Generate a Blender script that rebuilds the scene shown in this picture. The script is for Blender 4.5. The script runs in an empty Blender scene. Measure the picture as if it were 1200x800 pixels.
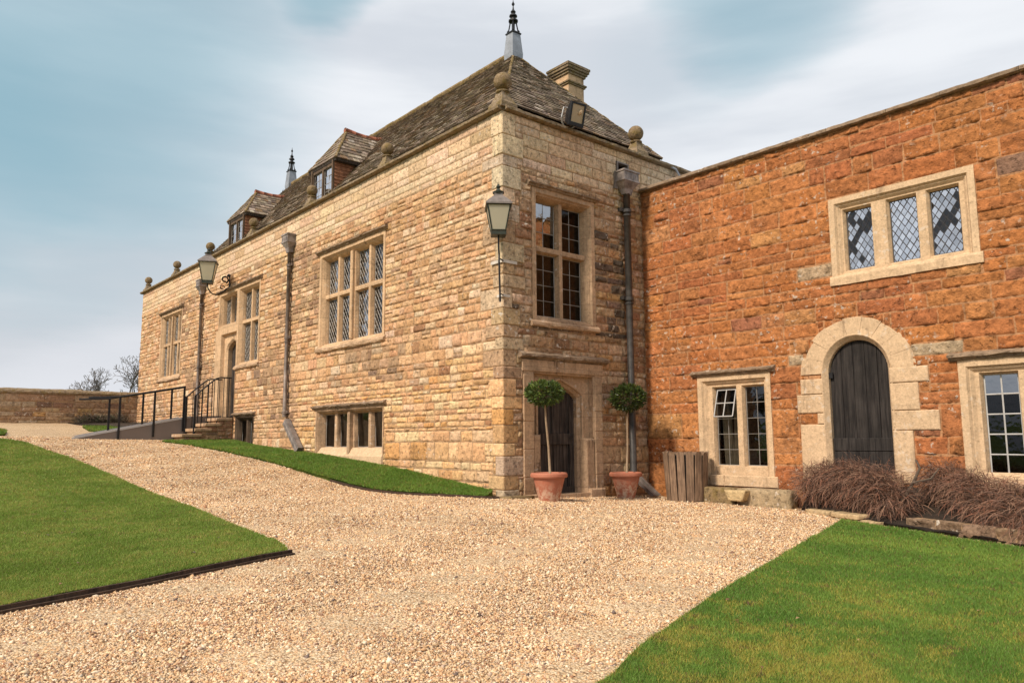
import bpy, math, random
import numpy as np
from mathutils import Vector, Matrix, noise as mn

scene = bpy.context.scene
COL = scene.collection
R = math.radians
rng = np.random.default_rng(7)
random.seed(7)

# ------------------------------------------------------------------ camera
CAM = np.array((10.985, -9.154, 0.95))
yaw, pitch, roll = R(49.526), R(7.3076), R(-0.3454)
fwd = Vector((-math.sin(yaw)*math.cos(pitch), math.cos(yaw)*math.cos(pitch), math.sin(pitch)))
rt0 = Vector((math.cos(yaw), math.sin(yaw), 0)); up0 = rt0.cross(fwd)
rt = rt0*math.cos(roll) + up0*math.sin(roll); up = -rt0*math.sin(roll) + up0*math.cos(roll)
cd = bpy.data.cameras.new('camera'); cam = bpy.data.objects.new('camera', cd); COL.objects.link(cam)
m = Matrix.Identity(4)
for i in range(3):
    m[i][0] = rt[i]; m[i][1] = up[i]; m[i][2] = -fwd[i]; m[i][3] = CAM[i]
cam.matrix_world = m
cd.sensor_width = 36; cd.lens = 901.12/1200*36; cd.clip_start = 0.05; cd.clip_end = 5000
scene.camera = cam

# ------------------------------------------------------------------ light
scene.view_settings.view_transform = 'Standard'; scene.view_settings.look = 'None'
scene.view_settings.gamma = 1; scene.view_settings.use_curve_mapping = False
scene.view_settings.exposure = 0.50
SUN_EL, SUN_DIR = 42.0, (0.05, -1.0)
sl = bpy.data.lights.new('sun', 'SUN'); sl.energy = 3.2; sl.angle = R(9); sl.color = (1, .87, .71)
so = bpy.data.objects.new('sun', sl); COL.objects.link(so)
sd = Vector((SUN_DIR[0], SUN_DIR[1], 0)).normalized()*math.cos(R(SUN_EL)); sd.z = math.sin(R(SUN_EL))
so.rotation_euler = sd.to_track_quat('Z', 'Y').to_euler(); so.location = (0, -30, 40)

world = bpy.data.worlds.new('World'); scene.world = world; world.use_nodes = True
nt = world.node_tree; nt.nodes.clear()
def N(tree, typ, **k):
    n = tree.nodes.new(typ)
    for a, b in k.items():
        if a.startswith('i_'): n.inputs[a[2:].replace('_', ' ')].default_value = b
        else: setattr(n, a, b)
    return n
out = N(nt, 'ShaderNodeOutputWorld'); bg = N(nt, 'ShaderNodeBackground'); bg.inputs[1].default_value = 0.1
nt.links.new(bg.outputs[0], out.inputs[0])
sky = N(nt, 'ShaderNodeTexSky', sky_type='NISHITA', sun_disc=False)
sky.sun_elevation = R(SUN_EL); sky.sun_rotation = math.atan2(SUN_DIR[0], SUN_DIR[1])
tc = N(nt, 'ShaderNodeTexCoord')
def mixn(tree, fac, a, b):
    n = tree.nodes.new('ShaderNodeMix'); n.data_type = 'RGBA'
    for s, v in ((0, fac), (6, a), (7, b)):
        if hasattr(v, 'is_output'): tree.links.new(v, n.inputs[s])
        else: n.inputs[s].default_value = v if s == 0 else (*v, 1)
    return n.outputs[2]
def mathn(tree, op, a, b=None, c=None, clamp=False):
    n = tree.nodes.new('ShaderNodeMath'); n.operation = op; n.use_clamp = clamp
    for i, v in enumerate((a, b, c)):
        if v is None: continue
        if hasattr(v, 'is_output'): tree.links.new(v, n.inputs[i])
        else: n.inputs[i].default_value = v
    return n.outputs[0]
def maprange(tree, v, a, b, c=0., d=1., smooth=True):
    n = tree.nodes.new('ShaderNodeMapRange'); n.interpolation_type = 'SMOOTHSTEP' if smooth else 'LINEAR'
    tree.links.new(v, n.inputs[0])
    for i, x in enumerate((a, b, c, d)): n.inputs[i+1].default_value = x
    return n.outputs[0]
def pdir(px, py):
    return (fwd + rt*((px-600)/901.12) - up*((py-400)/901.12)).normalized()
# the cloud deck is laid out by compass direction: noise bends the edges of the blue gaps
mp = N(nt, 'ShaderNodeMapping'); mp.inputs['Scale'].default_value = (1.2, 1.2, 4.5)
nt.links.new(tc.outputs['Generated'], mp.inputs[0])
nz = N(nt, 'ShaderNodeTexNoise', i_Scale=1.6, i_Detail=5., i_Roughness=.55); nt.links.new(mp.outputs[0], nz.inputs['Vector'])
sub = N(nt, 'ShaderNodeVectorMath', operation='SUBTRACT'); sub.inputs[1].default_value = (.5, .5, .5); nt.links.new(nz.outputs['Color'], sub.inputs[0])
scl = N(nt, 'ShaderNodeVectorMath', operation='SCALE'); scl.inputs['Scale'].default_value = 0.22; nt.links.new(sub.outputs[0], scl.inputs[0])
addv = N(nt, 'ShaderNodeVectorMath', operation='ADD'); nt.links.new(tc.outputs['Generated'], addv.inputs[0]); nt.links.new(scl.outputs[0], addv.inputs[1])
nrm = N(nt, 'ShaderNodeVectorMath', operation='NORMALIZE'); nt.links.new(addv.outputs[0], nrm.inputs[0])
def blob(px, py, r0, r1):
    d = pdir(px, py)
    dt = N(nt, 'ShaderNodeVectorMath', operation='DOT_PRODUCT'); nt.links.new(nrm.outputs[0], dt.inputs[0]); dt.inputs[1].default_value = d
    return maprange(nt, dt.outputs['Value'], math.cos(R(r1)), math.cos(R(r0)))
S = 10.0
def sc(c, k=1.): return tuple(x*S*k for x in c)
n2 = N(nt, 'ShaderNodeTexNoise', i_Scale=2.6, i_Detail=6., i_Roughness=.5)
mp2 = N(nt, 'ShaderNodeMapping'); mp2.inputs['Scale'].default_value = (1, 1, 6); nt.links.new(tc.outputs['Generated'], mp2.inputs[0]); nt.links.new(mp2.outputs[0], n2.inputs['Vector'])
cl = mixn(nt, maprange(nt, n2.outputs[0], .3, .7), sc((.47, .50, .545)), sc((.62, .64, .67)))
teal = mixn(nt, .25, sc((.125, .31, .365)), sc((.16, .37, .43)))
nt_teal = nt.nodes.new('ShaderNodeMix'); nt_teal.data_type = 'RGBA'; nt_teal.inputs[0].default_value = .25
nt.links.new(teal, nt_teal.inputs[6]); nt.links.new(sky.outputs[0], nt_teal.inputs[7]); teal = nt_teal.outputs[2]
c = mixn(nt, mathn(nt, 'MULTIPLY', blob(60, 310, 2, 17), .6), cl, sc((.435, .455, .485)))
for (px, py, r0, r1, k) in ((60, 50, 0, 18, .62), (-70, 150, 0, 10, .3), (120, 150, 0, 9, .14), (350, -34, 0, 4.2, .6), (890, -20, 0, 7.5, .55), (810, 60, 0, 7, .12)):
    c = mixn(nt, mathn(nt, 'MULTIPLY', blob(px, py, r0, r1), k), c, teal)
c = mixn(nt, mathn(nt, 'MULTIPLY', blob(90, 452, 0, 7), .45), c, sc((.60, .605, .64)))
nt.links.new(c, bg.inputs[0])

# ------------------------------------------------------------------ helpers
ORG = {}
class MB:
    def __init__(s): s.v = []; s.f = []; s.c = []; s.n = 0; s.hasc = False
    def add(s, v, f, col=None):
        v = np.asarray(v, float).reshape(-1, 3); s.v.append(v)
        s.f += [tuple(i+s.n for i in q) for q in f]
        if col is None: s.c.append(np.ones((len(v), 3))*.5)
        else:
            s.hasc = True; s.c.append(np.ones((len(v), 3))*np.asarray(col))
        s.n += len(v)
    def box(s, a, b, col=None):
        x0, y0, z0 = a; x1, y1, z1 = b
        s.add([(x0,y0,z0),(x1,y0,z0),(x1,y1,z0),(x0,y1,z0),(x0,y0,z1),(x1,y0,z1),(x1,y1,z1),(x0,y1,z1)],
              [(0,3,2,1),(4,5,6,7),(0,1,5,4),(1,2,6,5),(2,3,7,6),(3,0,4,7)], col)
    def build(s, name, mat, parent=None, smooth=False):
        me = bpy.data.meshes.new(name)
        V = np.concatenate(s.v) if s.v else np.zeros((0, 3))
        o = bpy.data.objects.new(name, me); COL.objects.link(o)
        if parent is not None:
            org = ORG[parent]; o.parent = parent; ORG[o] = org; V = V - np.array(org)
        else: ORG[o] = (0, 0, 0)
        me.from_pydata(V.tolist(), [], s.f)
        if s.hasc:
            at = me.color_attributes.new('Col', 'FLOAT_COLOR', 'POINT')
            Cc = np.concatenate(s.c); at.data.foreach_set('color', np.c_[Cc, np.ones(len(Cc))].astype(np.float32).ravel())
        me.materials.append(mat)
        if smooth: me.polygons.foreach_set('use_smooth', [True]*len(me.polygons))
        me.update(); return o
def tag(o, label=None, cat=None, group=None, kind=None):
    if label: o['label'] = label
    if cat: o['category'] = cat
    if group: o['group'] = group
    if kind: o['kind'] = kind
    return o
def thing(name, loc, label, cat, group=None):
    o = bpy.data.objects.new(name, None); COL.objects.link(o); o.location = loc; ORG[o] = tuple(loc); o.empty_display_size = .2
    return tag(o, label, cat, group)
def copy_tree(o, parent=None):
    c = o.copy(); COL.objects.link(c); ORG[c] = ORG.get(o)
    if parent is not None: c.parent = parent
    for ch in list(o.children): copy_tree(ch, c)
    return c
class Fr:     # a wall plane: u along, v up, w out of the wall
    def __init__(s, O, U, Nn): s.O = np.array(O, float); s.U = np.array(U, float); s.N = np.array(Nn, float); s.flip = np.cross(s.U, (0, 0, 1)) @ s.N < 0
    def p(s, u, v, w=0.): return s.O + s.U*u + s.N*w + np.array((0, 0, v))
    def P(s, A):
        A = np.asarray(A, float); return s.O + A[:, :1]*s.U + A[:, 2:3]*s.N + A[:, 1:2]*np.array((0, 0, 1.))
def quad(mb, fr, pts, col=None):
    mb.add(fr.P(pts), [(0, 1, 2, 3)], col)
def fbox(mb, fr, u0, u1, v0, v1, w0, w1, col=None, ch=0.0, jit=0.0):
    # box on a wall with an optional chamfer round the front face
    j = lambda: random.uniform(-jit, jit)
    v = [(u0,v0,w0),(u1,v0,w0),(u1,v1,w0),(u0,v1,w0)]
    if ch:
        v += [(u0,v0,w1-ch),(u1,v0,w1-ch),(u1,v1,w1-ch),(u0,v1,w1-ch)]
        v += [(u0+ch+abs(j()),v0+ch+abs(j()),w1),(u1-ch-abs(j()),v0+ch+abs(j()),w1),(u1-ch-abs(j()),v1-ch-abs(j()),w1),(u0+ch+abs(j()),v1-ch-abs(j()),w1)]
        f = [(8,9,10,11),(3,2,1,0)]
        for k in range(4):
            l = (k+1) % 4; f += [(k, l, 4+l, 4+k), (4+k, 4+l, 8+l, 8+k)]
    else:
        v += [(u0,v0,w1),(u1,v0,w1),(u1,v1,w1),(u0,v1,w1)]; f = [(4,5,6,7),(3,2,1,0)]
        for k in range(4):
            l = (k+1) % 4; f += [(k, l, 4+l, 4+k)]
    mb.add(fr.P(v), f, col)
def prism(mb, fr, prof, u0, u1, seg=.35, jit=0.0, col=None):
    # profile of (w, v) points run along u, with slight unevenness
    n = max(1, int(abs(u1-u0)/seg)); k = len(prof); V = []; F = []
    for i in range(n+1):
        u = u0+(u1-u0)*i/n
        for (w, v) in prof: V.append((u + (random.uniform(-jit, jit) if 0 < i < n else 0), v+random.uniform(-jit, jit), w+(random.uniform(-jit, jit) if w > 0 else 0)))
    for i in range(n):
        for j in range(k): F.append((i*k+j, i*k+(j+1) % k, (i+1)*k+(j+1) % k, (i+1)*k+j))
    F += [tuple(range(k)), tuple(n*k+j for j in reversed(range(k)))]
    mb.add(fr.P(V), F, col)
def tube(mb, pts, r, n=8, col=None, cap=True):
    pts = [Vector(p) for p in pts]; V = []; F = []; rr = r if hasattr(r, '__len__') else [r]*len(pts)
    ref = Vector((0, 0, 1))
    d0 = (pts[-1]-pts[0])
    if abs(d0.normalized().z) > .9: ref = Vector((1, 0, 0))
    for i, p in enumerate(pts):
        d = (pts[min(i+1, len(pts)-1)] - pts[max(i-1, 0)]).normalized()
        a = d.cross(ref).normalized() if abs(d.dot(ref)) < .99 else d.cross(Vector((0, 1, 0))).normalized()
        b = d.cross(a)
        for k in range(n):
            t = 2*math.pi*k/n; V.append(tuple(p + (a*math.cos(t)+b*math.sin(t))*rr[i]))
    for i in range(len(pts)-1):
        for k in range(n): F.append((i*n+k, i*n+(k+1) % n, (i+1)*n+(k+1) % n, (i+1)*n+k))
    if cap: F += [tuple(range(n)), tuple((len(pts)-1)*n+k for k in reversed(range(n)))]
    mb.add(V, F, col)
def lathe(mb, c, prof, n=20, col=None, phase=0., sq=False):
    V = []; F = []
    for (r, z) in prof:
        for k in range(n):
            t = 2*math.pi*k/n+phase; V.append((c[0]+r*math.cos(t), c[1]+r*math.sin(t), c[2]+z))
    for i in range(len(prof)-1):
        for k in range(n): F.append((i*n+k, i*n+(k+1) % n, (i+1)*n+(k+1) % n, (i+1)*n+k))
    F += [tuple(reversed(range(n))), tuple((len(prof)-1)*n+k for k in range(n))]
    mb.add(V, F, col)
def sqlathe(mb, c, prof, col=None): lathe(mb, c, [(r*math.sqrt(2), z) for r, z in prof], 4, col, math.pi/4)

# ------------------------------------------------------------------ materials
def mat(name, build):
    mt = bpy.data.materials.new(name); mt.use_nodes = True; t = mt.node_tree
    b = t.nodes['Principled BSDF']; build(t, b); return mt
def objco(t):
    n = t.nodes.new('ShaderNodeNewGeometry'); return n.outputs['Position']
def noisen(t, scale, detail=4., rough=.6, vec=None, out=0):
    n = N(t, 'ShaderNodeTexNoise', i_Scale=scale, i_Detail=detail, i_Roughness=rough); t.links.new(vec if vec is not None else objco(t), n.inputs['Vector']); return n.outputs[out]
def bump(t, b, h, dist, strength=1., prev=None):
    n = N(t, 'ShaderNodeBump'); n.inputs['Strength'].default_value = strength; n.inputs['Distance'].default_value = dist
    t.links.new(h, n.inputs['Height'])
    if prev is not None: t.links.new(prev, n.inputs['Normal'])
    t.links.new(n.outputs[0], b.inputs['Normal']); return n.outputs[0]
def mulc(t, c, v):
    n = t.nodes.new('ShaderNodeVectorMath'); n.operation = 'SCALE'; t.links.new(c, n.inputs[0]); t.links.new(v, n.inputs['Scale']); return n.outputs[0]
def attr(t):
    n = t.nodes.new('ShaderNodeAttribute'); n.attribute_name = 'Col'; return n.outputs['Color']
def stone_mat(name, base=None, lichen=.5, stain=.5, bd=.02, fine=40., moss=0., joints=0., streak=.0, lo=.68, hi=1.28, pits=True):
    def f(t, b):
        c = attr(t) if base is None else None
        if c is None:
            c = mixn(t, noisen(t, 3.5, 5), tuple(x*.8 for x in base), tuple(min(1, x*1.2) for x in base))
        c = mulc(t, c, maprange(t, noisen(t, 9, 6, .65), .3, .7, lo, hi, False))
        c = mulc(t, c, maprange(t, noisen(t, fine*.75, 4, .75), .3, .7, .78, 1.2, False))
        c = mulc(t, c, maprange(t, noisen(t, fine*.45, 4, .6), .28, .40, .80, 1., True))  # crevice shade painted into the colour, in the same pits as the bump
        if stain:
            s = maprange(t, noisen(t, .9, 7, .62), .56, .72, 0, stain)
            s2 = mathn(t, 'MULTIPLY', s, maprange(t, noisen(t, 14, 3, .6), .35, .65))
            c = mixn(t, s2, c, (.055, .04, .03))
        if joints:
            sp = N(t, 'ShaderNodeSeparateXYZ'); t.links.new(objco(t), sp.inputs[0])
            zz = mathn(t, 'DIVIDE', sp.outputs[2], joints); xy = mathn(t, 'DIVIDE', mathn(t, 'ADD', sp.outputs[0], mathn(t, 'ADD', sp.outputs[1], mathn(t, 'MULTIPLY', mathn(t, 'FLOOR', zz), .37))), joints*1.6)
            cb = N(t, 'ShaderNodeCombineXYZ'); t.links.new(mathn(t, 'FLOOR', zz), cb.inputs[0]); t.links.new(mathn(t, 'FLOOR', xy), cb.inputs[1])
            wn = N(t, 'ShaderNodeTexWhiteNoise'); t.links.new(cb.outputs[0], wn.inputs['Vector'])
            c = mulc(t, c, maprange(t, wn.outputs['Value'], 0, 1, .86, 1.12, False))
            e = mathn(t, 'MINIMUM', mathn(t, 'FRACT', zz), mathn(t, 'MULTIPLY', mathn(t, 'FRACT', xy), 1.6))
            c = mulc(t, c, maprange(t, e, .008, .022, .62, 1., True))
        if streak:
            mpn = N(t, 'ShaderNodeMapping'); mpn.inputs['Scale'].default_value = (7, 7, .9); t.links.new(objco(t), mpn.inputs[0])
            s = mathn(t, 'MULTIPLY', maprange(t, noisen(t, 1., 5, .6, mpn.outputs[0]), .52, .70, 0, streak), maprange(t, noisen(t, 1.3, 4, .6), .40, .62))
            c = mixn(t, s, c, (.09, .055, .035))
        if lichen:
            s = mathn(t, 'MULTIPLY', maprange(t, noisen(t, 11, 3, .5), .60, .66), maprange(t, noisen(t, 1.1, 2), .45, .62, 0, lichen))
            c = mixn(t, s, c, (.62, .54, .45))
        if moss:
            c = mixn(t, maprange(t, noisen(t, 7, 5, .6), .48, .62, 0, moss), c, (.17, .12, .03))
        t.links.new(c, b.inputs['Base Color']); b.inputs['Roughness'].default_value = .92; b.inputs['Specular IOR Level'].default_value = .2
        h = mathn(t, 'ADD', mathn(t, 'MULTIPLY', noisen(t, 14, 7, .72), 1.), mathn(t, 'MULTIPLY', maprange(t, noisen(t, fine*.45, 4, .6), .30, .42), .5))
        bump(t, b, h, bd)
    return mat(name, f)
def plain(name, col, rough=.6, metal=0., var=.2, scale=6., bd=0., spec=.4):
    def f(t, b):
        c = mixn(t, maprange(t, noisen(t, scale, 5, .6), .3, .7, 0, 1, False), tuple(x*(1-var) for x in col), tuple(min(1, x*(1+var)) for x in col))
        t.links.new(c, b.inputs['Base Color']); b.inputs['Roughness'].default_value = rough; b.inputs['Metallic'].default_value = metal
        b.inputs['Specular IOR Level'].default_value = spec
        if bd: bump(t, b, noisen(t, scale*8, 4), bd)
    return mat(name, f)
M = {}
M['rubble'] = stone_mat('rubble_stone', lichen=.5, stain=.55, bd=.035)
M['front'] = stone_mat('weathered_stone', streak=.4, lichen=.98, stain=1.0, bd=.04)
M['iron'] = stone_mat('ironstone', lichen=.75, stain=.55, bd=.06, fine=26., lo=.6, hi=1.32)
M['mortar'] = stone_mat('lime_mortar', base=(.36, .235, .135), lichen=0, stain=.3, bd=.02)
M['mortar_orange'] = stone_mat('orange_mortar', base=(.42, .215, .105), lichen=.3, stain=.3, bd=.03)
M['dressed'] = stone_mat('dressed_stone', base=(.54, .365, .22), joints=.52, streak=.8, lichen=.35, stain=.6, bd=.006, lo=.85, hi=1.12)
M['dressed_pale'] = stone_mat('pale_dressed_stone', base=(.57, .405, .255), streak=.6, lichen=.5, stain=.35, bd=.007, lo=.85, hi=1.12)
M['dressed_worn'] = stone_mat('worn_dressed_stone', base=(.46, .31, .195), joints=.47, streak=.95, lichen=.6, stain=.9, bd=.012, lo=.8, hi=1.15)
M['hood'] = stone_mat('weathered_hood_stone', base=(.26, .185, .125), lichen=.6, stain=.7, bd=.02)
M['coping'] = stone_mat('mossy_coping_stone', base=(.25, .185, .12), lichen=.3, stain=.6, bd=.02, moss=.6)
M['ball'] = stone_mat('lichen_ball_stone', base=(.22, .155, .09), lichen=.4, stain=.8, bd=.03, moss=.55)
M['slate'] = stone_mat('stone_slate', lichen=.5, stain=.6, bd=.012, moss=.22, lo=.65, hi=1.3)
M['slate_moss'] = stone_mat('mossy_ridge_stone', base=(.24, .17, .09), lichen=.3, stain=.3, bd=.03, moss=.8)
M['red_tile'] = plain('red_clay_tile', (.30, .11, .065), .85, var=.35, scale=9, bd=.01)
M['cheek'] = plain('hung_clay_tile', (.26, .115, .06), .85, var=.45, scale=7, bd=.01)
M['lead'] = plain('lead_sheet', (.27, .29, .325), .5, .3, var=.25, scale=5, bd=.004)
M['pipe'] = plain('weathered_iron_pipe', (.16, .125, .105), .5, .2, var=.55, scale=4.5, bd=.004)
M['came'] = plain('lead_came', (.27, .25, .23), .5, .2, var=.2)
M['came_dark'] = plain('dark_came', (.05, .045, .045), .5, .1, var=.2); M['strap'] = plain('painted_strap', (.55, .50, .44), .7, .0, var=.15)
M['white_frame'] = plain('grey_white_metal', (.42, .41, .40), .5, .0, var=.15)
M['black'] = plain('black_iron', (.018, .018, .02), .45, .3, var=.3, scale=12)
M['green_black'] = plain('dark_green_iron', (.03, .035, .025), .5, .2, var=.3, scale=12)
M['panel'] = plain('brown_grey_panel', (.20, .165, .145), .6, var=.06, scale=1.5)
M['panel_edge'] = plain('pale_metal_edge', (.45, .45, .46), .4, .3, var=.08)
M['terracotta'] = None
M['lampglass'] = None
def glass(t, b):
    b.inputs['Base Color'].default_value = (.02, .022, .022, 1); b.inputs['Roughness'].default_value = .06
    g = N(t, 'ShaderNodeBsdfGlossy'); g.inputs['Roughness'].default_value = .05; g.inputs['Color'].default_value = (.92, .95, 1, 1)
    tr = N(t, 'ShaderNodeBsdfTransparent'); tr.inputs['Color'].default_value = (.34, .35, .33, 1)
    bm = N(t, 'ShaderNodeBump'); bm.inputs['Distance'].default_value = .01; bm.inputs['Strength'].default_value = .35
    t.links.new(noisen(t, 5, 2), bm.inputs['Height']); t.links.new(bm.outputs[0], g.inputs['Normal'])
    mx = N(t, 'ShaderNodeMixShader'); t.links.new(N(t, 'ShaderNodeAttribute', attribute_name='Col').outputs['Fac'], mx.inputs[0]); t.links.new(tr.outputs[0], mx.inputs[1]); t.links.new(g.outputs[0], mx.inputs[2])
    t.links.new(mx.outputs[0], t.nodes['Material Output'].inputs[0])
M['glass'] = mat('old_window_glass', glass)
def lampglass(t, b):
    b.inputs['Base Color'].default_value = (.62, .58, .45, 1); b.inputs['Roughness'].default_value = .25
    b.inputs['Transmission Weight'].default_value = 0.0
    tr = N(t, 'ShaderNodeBsdfTranslucent'); tr.inputs[0].default_value = (.7, .66, .52, 1)
    mx = N(t, 'ShaderNodeMixShader'); mx.inputs[0].default_value = .45
    t.links.new(b.outputs[0], mx.inputs[1]); t.links.new(tr.outputs[0], mx.inputs[2]); t.links.new(mx.outputs[0], t.nodes['Material Output'].inputs[0])
M['lampglass'] = mat('frosted_lamp_glass', lampglass)
def wood(col, dark, sx=30.):
    def f(t, b):
        mpn = N(t, 'ShaderNodeMapping'); mpn.inputs['Scale'].default_value = (sx, sx, 1.5); t.links.new(objco(t), mpn.inputs[0])
        n = noisen(t, 1.0, 5, .65, mpn.outputs[0])
        c = mixn(t, maprange(t, n, .3, .7), dark, col)
        c = mulc(t, c, maprange(t, noisen(t, 3, 3), .3, .7, .7, 1.25, False))
        t.links.new(c, b.inputs['Base Color']); b.inputs['Roughness'].default_value = .8; b.inputs['Specular IOR Level'].default_value = .25
        bump(t, b, n, .006)
    return f
M['old_door'] = mat('black_weathered_oak', wood((.085, .066, .055), (.012, .009, .008)))
M['black_door'] = mat('tarred_plank_door', wood((.040, .034, .031), (.010, .008, .008)))
M['black_pipe'] = plain('black_pipe', (.06, .055, .052), .45, .2, var=.5, scale=5, bd=.003)
M['oak'] = mat('grey_brown_oak', wood((.15, .10, .065), (.05, .033, .022)))
M['bin_wood'] = mat('weathered_bin_slat', wood((.30, .20, .13), (.12, .075, .05), 40))
M['edging'] = mat('dark_timber_edging', wood((.075, .045, .028), (.03, .018, .012)))
M['curtain'] = plain('pale_curtain', (.6, .5, .4), .9)
def terra(t, b):
    s = mathn(t, 'MULTIPLY', maprange(t, noisen(t, 11, 6, .75), .42, .60), .85)
    c = mixn(t, noisen(t, 5, 4), (.33, .105, .06), (.45, .16, .09))
    sep = N(t, 'ShaderNodeSeparateXYZ'); t.links.new(objco(t), sep.inputs[0])
    low = maprange(t, sep.outputs[2], -.10, .22, 1, .08)
    c = mixn(t, mathn(t, 'MULTIPLY', s, low), c, (.62, .47, .34))
    t.links.new(c, b.inputs['Base Color']); b.inputs['Roughness'].default_value = .8
M['terracotta'] = mat('terracotta', terra)
def leafy(name, rough=.45, trans=.25):
    def f(t, b):
        c = attr(t); t.links.new(c, b.inputs['Base Color']); b.inputs['Roughness'].default_value = rough; b.inputs['Specular IOR Level'].default_value = .35
        tr = N(t, 'ShaderNodeBsdfTranslucent'); t.links.new(c, tr.inputs[0]); mx = N(t, 'ShaderNodeMixShader'); mx.inputs[0].default_value = trans
        t.links.new(b.outputs[0], mx.inputs[1]); t.links.new(tr.outputs[0], mx.inputs[2]); t.links.new(mx.outputs[0], t.nodes['Material Output'].inputs[0])
    return mat(name, f)
M['leaf'] = leafy('glossy_leaf', .35, .15); M['blade'] = leafy('grass_blade', .6, .3)
def twigm(t, b):
    t.links.new(attr(t), b.inputs['Base Color']); b.inputs['Roughness'].default_value = .85
M['twig'] = mat('dry_twig', twigm)
M['bark'] = plain('bark', (.13, .095, .07), .9, var=.3, scale=30, bd=.01)
M['trunk'] = plain('pale_stem', (.27, .19, .12), .85, var=.25, scale=30)
M['soil'] = plain('dark_soil', (.05, .034, .023), .95, var=.5, scale=18, bd=.03)
M['far_bark'] = plain('bare_branch', (.12, .10, .09), .9, var=.2)
def gravel(t, b):
    pos = objco(t)
    v = N(t, 'ShaderNodeTexVoronoi', i_Scale=58.); t.links.new(pos, v.inputs['Vector'])
    sp = N(t, 'ShaderNodeSeparateColor'); t.links.new(v.outputs['Color'], sp.inputs[0])
    r = N(t, 'ShaderNodeValToRGB'); t.links.new(sp.outputs[0], r.inputs[0]); e = r.color_ramp.elements
    e[0].position = 0; e[0].color = (.20, .10, .055, 1); e[1].position = 1; e[1].color = (.82, .64, .45, 1)
    for p, cc in ((.08, (.42, .25, .13)), (.2, (.60, .40, .22)), (.5, (.70, .50, .30)), (.8, (.78, .60, .39))):
        q = r.color_ramp.elements.new(p); q.color = (*cc, 1)
    c = mulc(t, r.outputs[0], maprange(t, noisen(t, .8, 5), .3, .7, .88, 1.1, False))
    c = mulc(t, c, maprange(t, v.outputs['Distance'], .25, .75, 1.05, .5, False))
    t.links.new(c, b.inputs['Base Color']); b.inputs['Roughness'].default_value = .85; b.inputs['Specular IOR Level'].default_value = .2
    h = mathn(t, 'ADD', mathn(t, 'MULTIPLY', v.outputs['Distance'], -1.), mathn(t, 'MULTIPLY', sp.outputs[1], .5))
    bump(t, b, h, .012, .9)
M['gravel'] = mat('gravel', gravel)
def pebble(t, b):
    t.links.new(attr(t), b.inputs['Base Color']); b.inputs['Roughness'].default_value = .8; b.inputs['Specular IOR Level'].default_value = .25
M['pebble'] = mat('pebble', pebble)
def turf(t, b):
    c = mixn(t, maprange(t, noisen(t, 1.4, 5, .6), .35, .65), (.06, .115, .018), (.12, .16, .03))
    c = mulc(t, c, maprange(t, noisen(t, 60, 3, .6), .3, .7, .5, 1.4, False))
    t.links.new(c, b.inputs['Base Color']); b.inputs['Roughness'].default_value = .95; b.inputs['Specular IOR Level'].default_value = .1
    bump(t, b, noisen(t, 70, 3), .02)
M['turf'] = mat('turf', turf)

# ------------------------------------------------------------------ terrain
TP=np.array([(0.3,.5,-.13),(0.3,4,-.25),(3.9,3.7,-.31),(5,2.2,-.34),(8,2.5,-.43),(8,-1,-.4),(3,-1,-.2),(0,-.3,-.07),(-1.45,-.7,-.09),(-3,-1.1,-.05),(-6.7,-1.3,.37),(-9.5,-1.7,.62),(-13.4,-2.1,.95),(-14.4,-4.3,1.07),(-14,-6,1.07),(-10,-4.8,.6),(-4.8,-5,.2),(-.2,-5.3,-.06),(3.6,-5.8,-.2),(4,-8,-.3),(8,-6,-.38),(11,-9,-.55),(11,-5,-.48),(14,-9,-.6),(-24.4,0,1.72),(-24.4,-5,1.74),(-24.4,-12,1.8),(-14,-12,1.1),(-5,-12,.25),(4,-14,-.4),(14,-16,-.8),(14,4,-.6),(-20,-2,1.4),(-20,-6,1.42)],float)
def _k(r): return np.where(r>1e-9,r*r*np.log(np.maximum(r,1e-9)),0)
def _fit():
    n=len(TP);P=TP[:,:2];K=_k(np.linalg.norm(P[:,None]-P[None],axis=2))+np.eye(n)*0.4
    Q=np.c_[np.ones(n),P];A=np.block([[K,Q],[Q.T,np.zeros((3,3))]])
    return np.linalg.solve(A,np.r_[TP[:,2],0,0,0])
W=_fit()
def terr(x,y):
    x=np.clip(np.asarray(x,float),-24.4,15);y=np.clip(np.asarray(y,float),-16,4.1)
    sh=x.shape;x=x.ravel();y=y.ravel()
    r=np.hypot(x[:,None]-TP[None,:,0],y[:,None]-TP[None,:,1])
    return (_k(r)@W[:-3]+W[-3]+W[-2]*x+W[-1]*y).reshape(sh)

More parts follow.
